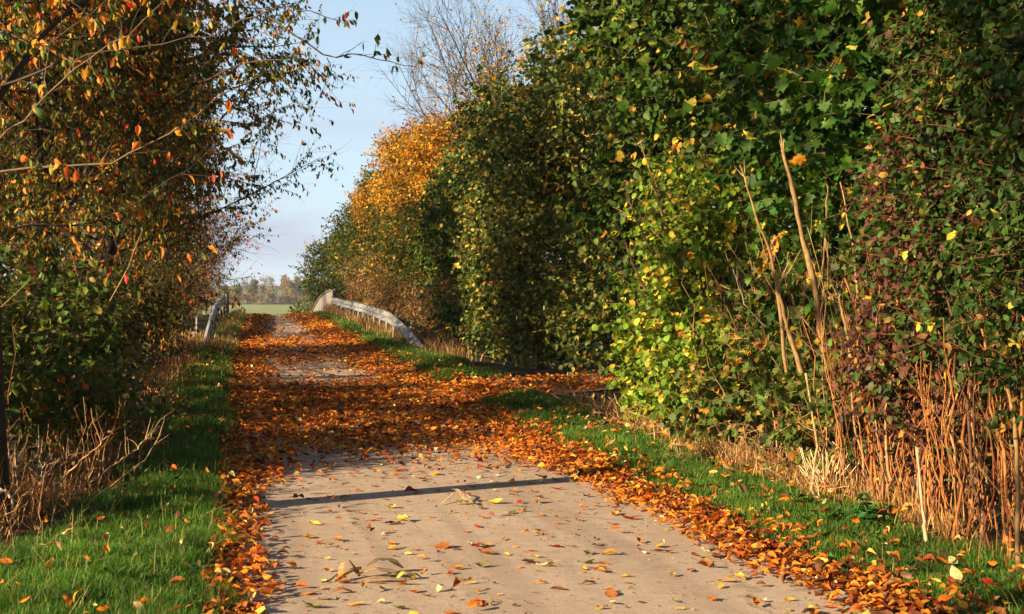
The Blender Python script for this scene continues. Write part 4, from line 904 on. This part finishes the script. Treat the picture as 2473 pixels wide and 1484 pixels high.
# single leaves lying apart on the bare near road: each a thing of its own
FALLEN_COL = {'orange': (.47, .15, .018), 'amber': (.55, .27, .03), 'rust brown': (.27, .085, .018), 'dark brown': (.11, .042, .018), 'pale cream': (.60, .48, .24), 'yellow': (.60, .40, .05), 'crimson': (.36, .03, .014), 'olive green': (.20, .19, .05)}
FALLEN_SHAPE = {'flat': (.1, .06, .12), 'curled': (.3, .38, .15), 'folded': (.62, .08, .1), 'twisted': (.2, -.16, .5)}
FALLEN_W = {'broad': .72, 'narrow': .36, 'oval': .52}
protos = {}
rng = np.random.default_rng(101)
def leaf_proto(cn, sn, wn, v):
    k = (cn, sn, wn, v)
    if k not in protos:
        f, c_, t_ = FALLEN_SHAPE[sn]; r = np.random.default_rng(abs(hash(sn + wn)) % 1000 if False else (len(sn) * 31 + len(wn) * 7 + v))
        col = np.clip(np.array([FALLEN_COL[cn]]) * (1 + .15 * r.standard_normal()), .01, .9)
        V, F, cc = leaves(np.array([[-.5, 0, 0.]]), np.array([[1, 0, 0.]]), np.array([[0, 0, 1.]]), np.array([1.]), np.array([FALLEN_W[wn]]), col, 'grid', np.array([f * r.uniform(.7, 1.3)]), np.array([c_ * r.uniform(.6, 1.3)]), np.array([t_ * r.choice([-1, 1])]))
        V[:, 2] += .03 * r.standard_normal(len(V)) + .02 * np.sin(V[:, 1] * 20); V[:, 2] -= V[:, 2].min()
        cc = cc * (1 + .2 * r.standard_normal((len(V), 1)))
        s = np.array([[-.5, 0, 0], [-.62, .02, 0], [-.78, .06, 0]]); s[:, 2] += V[:4, 2].mean()
        m = MB(); m.add(V, F, np.clip(cc, .01, .9)); m.tubes(s, np.array([.018, .014, .012]), 4, np.array(FALLEN_COL[cn]) * .7)
        o_ = m.build('fallen_leaf', M_LITTER); protos[k] = o_.data; bpy.data.objects.remove(o_)
    return protos[k]
HEAP1 = at(905, 1398, 1.6 / (671 / FP)); HEAP2 = at(1110, 1218, 1.6 / (491 / FP))
cnt = 0; placed = []
cw = np.array([.25, .13, .19, .11, .10, .10, .05, .07]); cw /= cw.sum()
while cnt < 285:
    y = 6.5 + 7.6 * rng.random() ** 1.05; x = rng.uniform(.38, 3.15)
    if x > 3.0 + .0 * y or (abs(x - HEAP1[0]) < .26 and abs(y - HEAP1[1]) < .16): continue
    if placed and min((x - a) ** 2 + (y - b_) ** 2 for a, b_ in placed) < .006: continue
    cn = list(FALLEN_COL)[rng.choice(8, p=cw)]; sn = ['flat', 'curled', 'folded', 'twisted'][rng.choice(4, p=[.34, .30, .16, .20])]; wn = ['broad', 'narrow', 'oval'][rng.choice(3, p=[.3, .25, .45])]
    L_ = float(np.clip(rng.lognormal(math.log(.073), .34), .032, .135))
    o = bpy.data.objects.new('fallen_leaf', leaf_proto(cn, sn, wn, int(rng.integers(0, 3)))); C.objects.link(o)
    tz_ = rng.normal(0, .12); o.scale = (L_, L_, L_); o.rotation_euler = (rng.normal(0, .18), tz_, rng.uniform(0, 6.283))
    o.location = (x, y, float(zr(y)) + .008 + .002)
    size = 'big' if L_ > .095 else ('tiny' if L_ < .055 else 'medium sized')
    ysh = 11.39 + (x - .43) * .372
    if abs(y - ysh) < .35: loc = 'in the trunk shadow'
    elif y > ysh + .35: loc = 'beyond the trunk shadow'
    elif math.hypot(x - HEAP2[0], y - HEAP2[1]) < .55: loc = 'near the pale crumpled leaf'
    elif math.hypot(x - HEAP1[0], y - HEAP1[1]) < .5: loc = 'beside the crumpled brown husk'
    elif x < .75: loc = 'close to the shaded leaf edge' 
    elif x > 2.6: loc = 'close to the grassy road edge'
    elif y < 7.6: loc = 'in front of the crumpled brown husk' if x < 1.6 else 'on the clear road near the frame bottom'
    else: loc = 'on the middle of the road' if x < 1.9 else 'on the open half towards the grass'
    o['label'] = f'{size} {cn} {wn} {sn} leaf lying {loc}'; o['category'] = 'leaf'; o['group'] = 'single fallen leaves on the bare road'
    placed.append((x, y)); cnt += 1
    o['_'] = 0; del o['_']

# the two crumpled dead leaf bundles on the road
def husk_strip(pts, wd, col, seed, n=12, fold=.3):
    """a dry strip leaf along points, folded along its middle"""
    r = np.random.default_rng(seed); P = np.asarray(pts, float); k = np.linspace(0, len(P) - 1, n); a = np.minimum(k.astype(int), len(P) - 2); fr = (k - a)[:, None]
    Q = P[a] * (1 - fr) + P[a + 1] * fr; T_ = norm(np.gradient(Q, axis=0)); Sd = norm(np.cross(T_, [0, 0, 1.]) + 1e-4); U_ = np.cross(Sd, T_)
    w_ = wd * .72 * np.sin(np.linspace(.25, math.pi - .1, n)) ** .6
    v = np.array([-1, -.5, 0, .5, 1.]); dz = fold * (np.abs(v)) + .12 * np.cos(v * 9)
    V = Q[:, None] + v[None, :, None] * w_[:, None, None] * .5 * Sd[:, None] + (dz[None, :, None] * w_[:, None, None] * .5 + .02 * wd * r.standard_normal((n, 5, 1))) * U_[:, None]
    i = np.arange(n * 5).reshape(n, 5); F = np.stack([i[:-1, :-1], i[1:, :-1], i[1:, 1:], i[:-1, 1:]], -1).reshape(-1, 4)
    c = np.array(col)[None] * (1 + .22 * r.standard_normal((n * 5, 1))) * np.tile(1 + .25 * np.cos(v * 9), n)[:, None]
    return V.reshape(-1, 3), [F], np.clip(c, .01, .8)
def G(px, py, up=0., sh=0):
    d = 1.6 / ((py + sh - 727) / FP); p = at(px, py + sh, d); return np.array([p[0], p[1], float(zr(p[1])) + .01 + up])
o = thing('dead_leaf_bundle', 'large crumpled brown husk of dead leaves with a stalk, lying on the near road', 'dead leaves')
TANC = (.34, .20, .085); DKC = (.16, .10, .045)
for nm, pts, wd, col, sd_ in (('folded_leaf', [G(815, 1408), G(822, 1404, .03), G(826, 1402, .085), G(842, 1400, .10)], .05, TANC, 1), ('folded_leaf', [G(842, 1400, .10), G(856, 1400, .05), G(868, 1402, .01)], .06, DKC, 2),
                              ('flat_leaf', [G(862, 1402, .02), G(900, 1400, .045), G(940, 1400, .035), G(965, 1402, .02)], .12, (.33, .20, .09), 3), ('dark_leaf', [G(885, 1392, .045), G(915, 1390, .08), G(945, 1390, .075), G(972, 1394, .04)], .10, DKC, 4),
                              ('flat_leaf', [G(870, 1412, .01), G(900, 1411, .025), G(935, 1410, .02), G(962, 1408, .01)], .08, (.40, .26, .12), 5), ('yellow_leaf', [G(960, 1406, .01), G(975, 1404, .04), G(992, 1404, .03), G(1000, 1406, .005)], .07, (.5, .36, .04), 6),
                              ('torn_leaf', [G(980, 1402, .02), G(1000, 1402, .03), G(1020, 1404, .005)], .04, DKC, 7), ('orange_leaf', [G(812, 1412, .005), G(830, 1414, .015), G(852, 1412, .012)], .06, (.45, .17, .02), 8)):
    m = MB(); m.add(*husk_strip(pts, wd, col, sd_)); m.build(nm, M_LITTER, o)
m = MB(); m.tubes(np.array([G(812, 1412, .01), G(832, 1404, .03), G(852, 1400, .045), G(872, 1398, .05)]), np.array([.012, .011, .012, .009]), 8, (.50, .25, .05)); m.build('stalk', M_STRAW, o)
m = MB(); m.tubes(np.array([G(778, 1414, .004), G(800, 1409, .012), G(815, 1404, .03)]), np.array([.004, .005, .003]), 5, DKC); m.build('root_end', M_STRAW, o)
o = thing('dead_leaf_bundle', 'pale straw coloured shrivelled leaf bundle lying beside the trunk shadow', 'dead leaves')
PALE = (.48, .34, .19)
for nm, pts, wd, col, sd_ in (('pale_leaf', [G(1092, 1203, .06), G(1104, 1208, .07), G(1118, 1216, .03), G(1130, 1222, .01)], .06, PALE, 11), ('pale_leaf', [G(1062, 1224, .005), G(1080, 1216, .03), G(1094, 1210, .05)], .03, PALE, 12),
                              ('pale_leaf', [G(1100, 1222, .01), G(1120, 1222, .04), G(1142, 1226, .02)], .09, (.48, .33, .18), 13), ('pale_leaf', [G(1122, 1212, .04), G(1136, 1217, .03), G(1148, 1218, .01)], .05, PALE, 14), ('green_leaf', [G(1094, 1222, .01), G(1104, 1222, .04), G(1116, 1224, .01)], .06, (.30, .29, .04), 15)):
    m = MB(); m.add(*husk_strip(pts, wd, col, sd_)); m.build(nm, M_LITTER, o)

# ================================================================== grass, straw and low plants
def blades(rng, x, y, h, wd, pal, lean=.35, var=.2, zoff=0.):
    n = len(x); z = gz(x, y) + zoff; az = rng.uniform(0, 2 * math.pi, n)
    D_ = np.stack([np.cos(az), np.sin(az), np.zeros(n)], 1); S_ = np.stack([-np.sin(az), np.cos(az), np.zeros(n)], 1)
    ln = np.abs(rng.normal(lean, lean * .6, n)); b_ = np.stack([x, y, z], 1)
    t_ = np.array([0, .45, .8, 1.]); w_ = np.array([1, .85, .5, 0])
    c = b_[:, None] + D_[:, None] * (ln * h)[:, None, None] * (t_ ** 1.8)[None, :, None] + np.array([0, 0, 1.]) * (h[:, None] * (t_ - .25 * ln[:, None] * t_ ** 2))[..., None]
    wv = (wd[:, None] * w_[None])[..., None] * S_[:, None] * .5
    V = np.stack([c[:, 0] - wv[:, 0], c[:, 0] + wv[:, 0], c[:, 1] - wv[:, 1], c[:, 1] + wv[:, 1], c[:, 2] - wv[:, 2], c[:, 2] + wv[:, 2], c[:, 3]], 1)
    off = (np.arange(n) * 7)[:, None]
    F4 = np.concatenate([np.array([[0, 1, 3, 2]]) + off, np.array([[2, 3, 5, 4]]) + off]); F3 = np.array([[4, 5, 6]]) + off
    return V.reshape(-1, 3), [F4, F3], np.repeat(pick(rng, pal, n, None, 0, var), 7, 0)
GR = [(5, (.05, .135, .012)), (3, (.075, .175, .018)), (1.5, (.035, .085, .012)), (1, (.11, .15, .025)), (.8, (.22, .19, .05)), (.45, (.36, .25, .09))]
GRF = [(4, (.065, .15, .018)), (2, (.10, .19, .03)), (1, (.05, .09, .015)), (.9, (.25, .21, .08))]
STRW = [(3, (.40, .22, .075)), (2.4, (.33, .15, .045)), (1.2, (.50, .34, .15)), (2, (.16, .085, .035))]
def edge_n(y): return .07 * np.sin(y * 2.7) + .05 * np.sin(y * 6.1 + 1) + .03 * np.sin(y * 13)
def verge(seed, left, spans, lab):
    rng = np.random.default_rng(seed); cl = Cloud()
    for y0, y1, d_, h0, w0 in spans:
        if left: A = 1.75
        else: A = 1.45
        n = int((y1 - y0) * A * d_); y = rng.uniform(y0, y1, n)
        if left:
            u = rng.random(n) ** .85; x = xl(y) - .03 + edge_n(y) * .8 - u * A
            wide = np.interp(y, [6, 9, 12, 16, 20, 34, 60], [1.75, 1.35, .95, .62, 1.0, .75, .55])
        else:
            u = rng.random(n); x = xr(y) + .12 + edge_n(y) - .03 + u * A
            wide = np.interp(y, [6, 10, 14, 18, 20, 34, 60], [1.25, 1.2, 1.15, 1.2, 1.45, 1.1, .85])
        clump = .5 + .5 * np.sin(x * 9 + 2 * np.sin(y * 4)) * np.sin(y * 7.3 + x * 2.)
        k = (u * A < wide + edge_n(y * 1.3)) & (rng.random(n) < .45 + .55 * clump)
        if not left: k &= ~((y > 20.6 + .3 * np.sin(x * 5)) & (y < 24.2))
        x, y, clump = x[k], y[k], clump[k]; n = len(x)
        de = np.clip((xl(y) - x) if left else (x - xr(y)), 0, 1)
        big = .5 + .5 * np.sin(x * 3.1 + 1.3 * np.sin(y * 1.9)) * np.sin(y * 2.6 + x)
        h = h0 * (.55 + .6 * big) * (.55 + .6 * clump) * (.6 + .6 * rng.random(n)) * np.clip((.85 if left else .45) + de * 2, .4, 1)
        cl.add(blades(rng, x, y, h, np.full(n, w0) * (.7 + .6 * rng.random(n)), GR if y0 < 30 else GRF, .5))
    n = 5200; y = 6 + 34 * rng.random(n) ** 1.9; u = rng.random(n) ** .8 * 1.2
    x = (xl(y) - .03 - u * np.interp(y, [6, 10, 16, 60], [1.6, 1.1, .6, .6]) / 1.2) if left else (xr(y) + .14 + u * .95)
    k = (.5 + .5 * np.sin(x * 5 + y * 3.3) * np.sin(y * 5.1 - x * 2) > .35 * rng.random(n) + .2) & (np.array([not left]) | (y > 0))
    if not left: k &= ~((y > 20.4) & (y < 24.4))
    x, y = x[k], y[k]; n = len(x)
    cl.add(blades(rng, x, y, (.16 if left else .13) * (.6 + .9 * rng.random(n)), .004 + .0002 * y * rng.random(n), GR + [(2.5, (.30, .26, .09)), (1.5, (.10, .20, .03))], .9))
    # broad leaved weeds
    m_ = 130; cy = 6.2 + 16 * rng.random(m_) ** 1.3; cx = (xl(cy) - .1 - rng.random(m_) * 1.0) if left else (xr(cy) + .2 + rng.random(m_) * .85)
    r_ = 9; x = np.repeat(cx, r_) + rng.normal(0, .02, m_ * r_); y = np.repeat(cy, r_) + rng.normal(0, .02, m_ * r_); az = rng.uniform(0, 6.28, m_ * r_)
    g_ = leaves(np.stack([x, y, gz(x, y) + .03], 1), np.stack([np.cos(az), np.sin(az), rng.uniform(.25, .9, m_ * r_)], 1), np.stack([rng.normal(0, .3, m_ * r_), rng.normal(0, .3, m_ * r_), np.ones(m_ * r_)], 1), .075 * (.5 + .8 * rng.random(m_ * r_)), .32 + .2 * rng.random(m_ * r_), pick(rng, [(3, (.055, .12, .018)), (1, (.09, .15, .025)), (.4, (.2, .15, .04))], m_ * r_), 'oval', rng.normal(.3, .15, m_ * r_), rng.normal(.3, .2, m_ * r_))
    cl.add(g_)
    return tag(cl.build('grass', M_GRASS), lab, None, kind='stuff')
verge(201, True, ((5.6, 9, 9500, .125, .0042), (9, 14, 6500, .13, .005), (14, 24, 3200, .15, .007), (24, 40, 1500, .17, .012), (40, 64, 700, .2, .02)), 'lush green grass on the bank at the road edge below the cherry trees')
verge(202, False, ((6.0, 9.5, 8500, .10, .0042), (9.5, 14, 6000, .11, .005), (14, 24, 3600, .13, .007), (24, 40, 1800, .17, .012), (40, 64, 800, .2, .02)), 'green grass strip between the road leaves and the hedge')

def straw(seed, spots, lab):
    """dry stalks: (x, y, sx, sy, n, height)"""
    rng = np.random.default_rng(seed); cl = Cloud()
    for x0, y0, sx_, sy_, n, h in spots:
        x = rng.normal(x0, sx_, n); y = rng.normal(y0, sy_, n)
        cl.add(blades(rng, x, y, h * (.4 + .8 * rng.random(n)), (.004 + .00022 * y0) * (.6 + .8 * rng.random(n)), STRW, .55, .25, -.02))
    return tag(cl.build('dry_grass', M_STRAW), lab, None, kind='stuff')
straw(211, [(-1.85, 9.6, .22, .5, 700, .24), (-1.6, 11.3, .25, .7, 1300, .24), (-1.35, 13.0, .2, .6, 800, .22), (-1.1, 14.8, .15, .5, 300, .18), (-1.0, 22, .2, 2, 250, .26), (-.95, 29, .25, 2.5, 400, .32), (-1.2, 25, .3, 2, 300, .25)], 'withered tawny grass and stalks at the foot of the left bushes')
straw(212, [(-1.0, 34.6, .28, .8, 900, .42), (-1.15, 38.5, .22, 1.2, 500, .4), (-.25, 34.5, .18, .8, 350, .32), (-.2, 40, .12, 3, 500, .3), (-.1, 50, .15, 4, 600, .32), (.2, 60, .15, 2.5, 300, .35)], 'straw yellow tall grass around the end of the blueish guardrail')
straw(213, [(4.55, 9.0, .10, .5, 500, .3), (4.6, 11.0, .14, .7, 1300, .28), (4.65, 13.0, .15, .8, 1300, .28), (4.75, 15.5, .15, .9, 900, .28), (5.0, 18, .2, .8, 500, .25)], 'tangled dry grass at the foot of the hedge')
straw(214, [(4.25, 62.5, .15, .7, 500, .6), (4.1, 58, .2, 2, 500, .4), (4.3, 50, .2, 4, 900, .45), (4.35, 42, .2, 3, 900, .45), (4.5, 36, .2, 2, 800, .4), (4.8, 33, .25, 1.5, 500, .4)], 'dry grass growing up around the grey guardrail posts')
# brown creeping tangle at the hedge foot
rng = np.random.default_rng(221); n = 170
b_ = np.stack([rng.normal(4.62, .12, n), rng.uniform(9.5, 19, n), np.zeros(n)], 1); b_[:, 2] = gz(b_[:, 0], b_[:, 1]) + .02
P = path(rng, b_, np.stack([rng.normal(-.25, .5, n), rng.normal(0, .7, n), rng.uniform(.1, 1, n)], 1), rng.uniform(.25, .7, n), 8, 0, .25, 1.4)
m = MB(); cc_ = np.array([(.30, .17, .075), (.36, .23, .11), (.2, .1, .05)])[rng.integers(0, 3, n)]
m.tubes(P, np.full((n, 8), .0035), 4, cc_)
nc = 60; cb_ = np.stack([4.68 + rng.gamma(2, .12, nc), rng.uniform(9.9, 14.5, nc), np.zeros(nc)], 1); cb_[:, 2] = gz(cb_[:, 0], cb_[:, 1])
CPn, CRn = stemset(rng, cb_, cb_ + np.stack([rng.normal(-.22, .2, nc), rng.normal(-.1, .35, nc), rng.uniform(.6, 2.1, nc)], 1), .004 + .003 * rng.random(nc), 8, .04)
ccn = np.array([(.26, .12, .04), (.18, .07, .025), (.32, .19, .085)])[rng.integers(0, 3, nc)]; m.tubes(CPn, CRn, 5, ccn)
Q, RQ, pi = spawn(rng, CPn, CRn, 4, .3, 1, 38, lambda t, p: .28 * np.ones(len(t)), 5, .0025, .2, .14); m.tubes(Q, RQ, 4, ccn[pi])
c_ob = m.build('dry_brush', M_TWIG); tag(c_ob, 'brown tangle of dead twigs and canes at the hedge foot', None, kind='stuff')
k = 900; pos, tan, _ = along(rng, P, k, 0, 1); cl = Cloud()
cl.add(leaves(pos, rng.standard_normal((k, 3)), rng.standard_normal((k, 3)), .06 * (.5 + .8 * rng.random(k)), .4 + .3 * rng.random(k), pick(rng, [(3, (.30, .15, .05)), (2, (.4, .24, .09)), (1, (.15, .08, .03))], k), 'oval', rng.normal(.5, .3, k), rng.normal(.3, .4, k)))
tag(cl.build('withered_leaves', M_LITTER), 'shrivelled brown leaves hanging in the tangle at the hedge foot', None, kind='stuff')

rng = np.random.default_rng(222); n = 210
b_ = np.stack([rng.normal(-1.85, .3, n), rng.uniform(9.3, 14.2, n), np.zeros(n)], 1); b_[:, 0] += (b_[:, 1] - 9.3) * .13; b_[:, 2] = gz(b_[:, 0], b_[:, 1]) - .02
hh = rng.gamma(2.2, .12, n) + .08
P, R = stemset(rng, b_, b_ + np.stack([rng.normal(.02, .16, n), rng.normal(0, .16, n), hh], 1), .0032 + .002 * rng.random(n), 6, .06)
cc_ = np.array([(.30, .12, .04), (.22, .08, .028), (.36, .2, .08), (.11, .05, .022)])[rng.integers(0, 4, n)]
m = MB(); m.tubes(P, R, 4, cc_); Q, RQ, pi = spawn(rng, P, R, 3, .3, 1, 42, lambda t, p: .13 * np.ones(len(t)), 4, .002, .1, .15); m.tubes(Q, RQ, 3, cc_[pi])
tag(m.build('dry_weeds', M_TWIG), 'rusty thicket of dead weed stalks between the left grass and the leafy bush', None, kind='stuff')
k = 800; pos, tan, _ = along(rng, P, k, 0, .7); cl = Cloud()
cl.add(leaves(pos, rng.standard_normal((k, 3)), rng.standard_normal((k, 3)), .045 * (.5 + .8 * rng.random(k)), .4 + .3 * rng.random(k), pick(rng, [(3, (.34, .14, .035)), (2, (.4, .24, .08)), (2, (.12, .06, .025)), (1, (.06, .07, .015))], k), 'oval', rng.normal(.5, .3, k), rng.normal(.3, .4, k)))
tag(cl.build('withered_leaves', M_LITTER), 'withered leaves hanging in the dead weeds on the left bank', None, kind='stuff')

# tuft of bright straw under the olive bush
rng = np.random.default_rng(231); c = at(1992, 1232, 11.0)
n = 70; b_ = np.tile([c[0], c[1], float(gz(c[0], c[1]))], (n, 1)) + rng.normal(0, .05, (n, 3)) * [1, 1, 0]
P = path(rng, b_, np.stack([rng.normal(-.1, .4, n), rng.normal(0, .4, n), np.ones(n)], 1), rng.uniform(.2, .42, n), 6, 0, .06, .3)
m = MB(); m.tubes(P, np.full((n, 6), .004), 4, np.array([(.62, .46, .25), (.5, .33, .15)])[rng.integers(0, 2, n)])
tag(m.build('straw_tuft', M_STRAW), 'bright tuft of cut straw stalks under the olive maple bush', 'tuft')

# nettle clump
rng = np.random.default_rng(241); o = thing('nettle_plant', 'low dark green nettle clump at the grass edge in front of the dogwood stems', 'plant')
c = at(2115, 1305, 9.75); n = 16
b_ = np.tile([c[0], c[1], float(gz(c[0], c[1])) - .02], (n, 1)) + rng.normal(0, .10, (n, 3)) * [1.1, 1.2, 0]
P = path(rng, b_, np.stack([rng.normal(-.1, .5, n), rng.normal(0, .5, n), np.ones(n)], 1), rng.uniform(.1, .24, n), 5, 0, .08)
m = MB(); m.tubes(P, np.full((n, 5), .003), 5, (.06, .12, .03)); m.build('stems', M_TWIG, o)
k = 230; pos, tan, _ = along(rng, P, k, .3, 1); az = rng.uniform(0, 6.28, k); u = np.stack([np.cos(az), np.sin(az), rng.normal(-.25, .25, k)], 1)
cl = Cloud(); cl.add(leaves(pos, u, np.stack([rng.normal(0, .3, k), rng.normal(0, .3, k), np.ones(k)], 1), .085 * (.6 + .6 * rng.random(k)), .5 + .15 * rng.random(k), pick(rng, [(3, (.025, .10, .022)), (1, (.04, .14, .03))], k), 'oval', rng.normal(.25, .1, k), rng.normal(.2, .15, k)))
cl.build('foliage', M_LEAF, o)

# tall dry stalks on the left bank, each a thing
STK = [((66, 1300), (58, 1080), (40, 900), (28, 700)), ((36, 1250), (30, 1050), (14, 860), (10, 760)), ((150, 1130), (146, 980), (140, 850), (128, 700)), ((285, 1120), (300, 1000), (345, 860), (385, 720)), ((480, 1110), (488, 1040), (484, 980), (478, 940)),
       ((530, 1010), (545, 860), (565, 720), (585, 640)), ((20, 1180), (40, 1000), (46, 860), (90, 690)), ((205, 1020), (290, 900), (320, 780), (330, 650)), ((100, 1000), (118, 880), (108, 780), (60, 660))]
STKL = ['tall pale red stalk nearest the picture edge, a little bent', 'thin brown stalk crossing the black trunk', 'straight dry stalk standing just before the leafy bush', 'long pale stalk leaning across the leafy bush', 'short bleached stub in the withered grass',
        'brown stalk with a bent tip in front of the dark bush hollow', 'thin stalk leaning towards the leafy bush from the edge', 'slanting grey stalk low in front of the leafy bush', 'crooked twig like stalk by the edge trunk']
for q, (pp, lb) in enumerate(zip(STK, STKL)):
    rng = np.random.default_rng(300 + q); s_ = .285
    D = 10.2 + .25 * q % 1.3
    E_ = np.array([at(px * s_, 906 + (py_) * s_ * 1.0, D) for px, py_ in [(a, b2 - 0) for a, b2 in [(p_[0], p_[1]) for p_ in pp]]])
    g = float(gz(E_[0, 0], E_[0, 1])); E_[0, 2] = g - .03
    kk = np.linspace(0, 3, 14); a = np.minimum(kk.astype(int), 2); fr = (kk - a)[:, None]; P = (E_[a] * (1 - fr) + E_[a + 1] * fr)[None] + .006 * rng.standard_normal((1, 14, 3))
    o = thing('dry_stalk', lb, 'stalk', group='dry stalks on the left bank')
    col = [(.38, .22, .13), (.30, .17, .09), (.42, .29, .17), (.45, .33, .22)][q % 4]
    m = MB(); m.tubes(P, (.0065 * (1 - .5 * np.linspace(0, 1, 14)))[None], 6, col); m.build('stem', M_TWIG, o)
    Q, RQ, _ = spawn(rng, P, np.full((1, 14), .006), 7, .35, 1, 38, lambda t, p: .20 * np.ones(len(t)), 5, .003, .2, .12); m = MB(); m.tubes(Q, RQ, 4, np.array(col) * .9); m.build('side_twigs', M_TWIG, o)
# fallen twigs
def twig(lab, pts, r, seed, col=(.45, .29, .13), n=7):
    rng = np.random.default_rng(seed); E_ = np.array([at(*p) for p in pts]); kk = np.linspace(0, len(E_) - 1, 16); a = np.minimum(kk.astype(int), len(E_) - 2); fr = (kk - a)[:, None]
    P = (E_[a] * (1 - fr) + E_[a + 1] * fr)[None] + .006 * rng.standard_normal((1, 16, 3))
    P[..., 2] = np.maximum(P[..., 2], gz(P[..., 0], P[..., 1]) + .01)
    o = thing('fallen_twig', lab, 'twig', group='dead twigs on the left bank'); m = MB(); m.tubes(P, (r * (1 - .6 * np.linspace(0, 1, 16)))[None], 6, col); m.build('stem', M_TWIG, o)
    Q, RQ, _ = spawn(rng, P, np.full((1, 16), r), n, .3, 1, 42, lambda t, p: .22 * np.ones(len(t)), 6, r * .5, .25, .15); m = MB(); m.tubes(Q, RQ, 4, np.array(col) * .85); m.build('side_twigs', M_TWIG, o)
twig('long dead twig propped over the grass bank with a forked tip', [(194, 1228, 10.6), (270, 1170, 10.8), (350, 1111, 11.2), (390, 1048, 11.4)], .006, 401, n=5)
twig('straight orange brown rod leaning out of the withered grass', [(145, 1160, 10.6), (185, 1124, 10.6), (225, 1088, 10.7), (264, 1052, 10.8)], .009, 402, (.50, .27, .09), 1)
twig('much branched dead twig just behind the long propped one', [(171, 1197, 10.8), (285, 1117, 11.2), (330, 1085, 11.3), (368, 1046, 11.4)], .006, 406, n=9)
twig('upright forked twig between the rod and the branched twig', [(202, 1182, 10.7), (222, 1140, 10.7), (236, 1105, 10.7), (251, 1046, 10.8)], .005, 407, (.36, .2, .1), 6)
twig('thin curved twig lying on the sunlit grass beside the road', [(385, 1224, 11.0), (440, 1206, 11.0), (492, 1195, 11.0), (543, 1192, 11.0)], .004, 403, (.48, .34, .18), 2)
twig('pale snapped branch low at the corner by the edge trunk', [(-10, 1180, 9.6), (14, 1192, 9.6), (28, 1204, 9.6), (42, 1290, 9.6)], .015, 405, (.48, .32, .2), 2)

# ================================================================== thin autumn air
hz = bpy.data.materials.new('haze'); hz.use_nodes = True; hn = hz.node_tree; hn.nodes.clear()
ho = hn.nodes.new('ShaderNodeOutputMaterial'); hv = hn.nodes.new('ShaderNodeVolumePrincipled')
hv.inputs['Color'].default_value = (.86, .92, 1, 1); hv.inputs['Density'].default_value = .00018; hv.inputs['Anisotropy'].default_value = .2
hn.links.new(hv.outputs[0], ho.inputs['Volume'])
m = MB(); m.box((0, 2960, 11), (3100, 3100, 16)); tag(m.build('haze', hz), 'thin pale haze over the fields', None, kind='stuff')
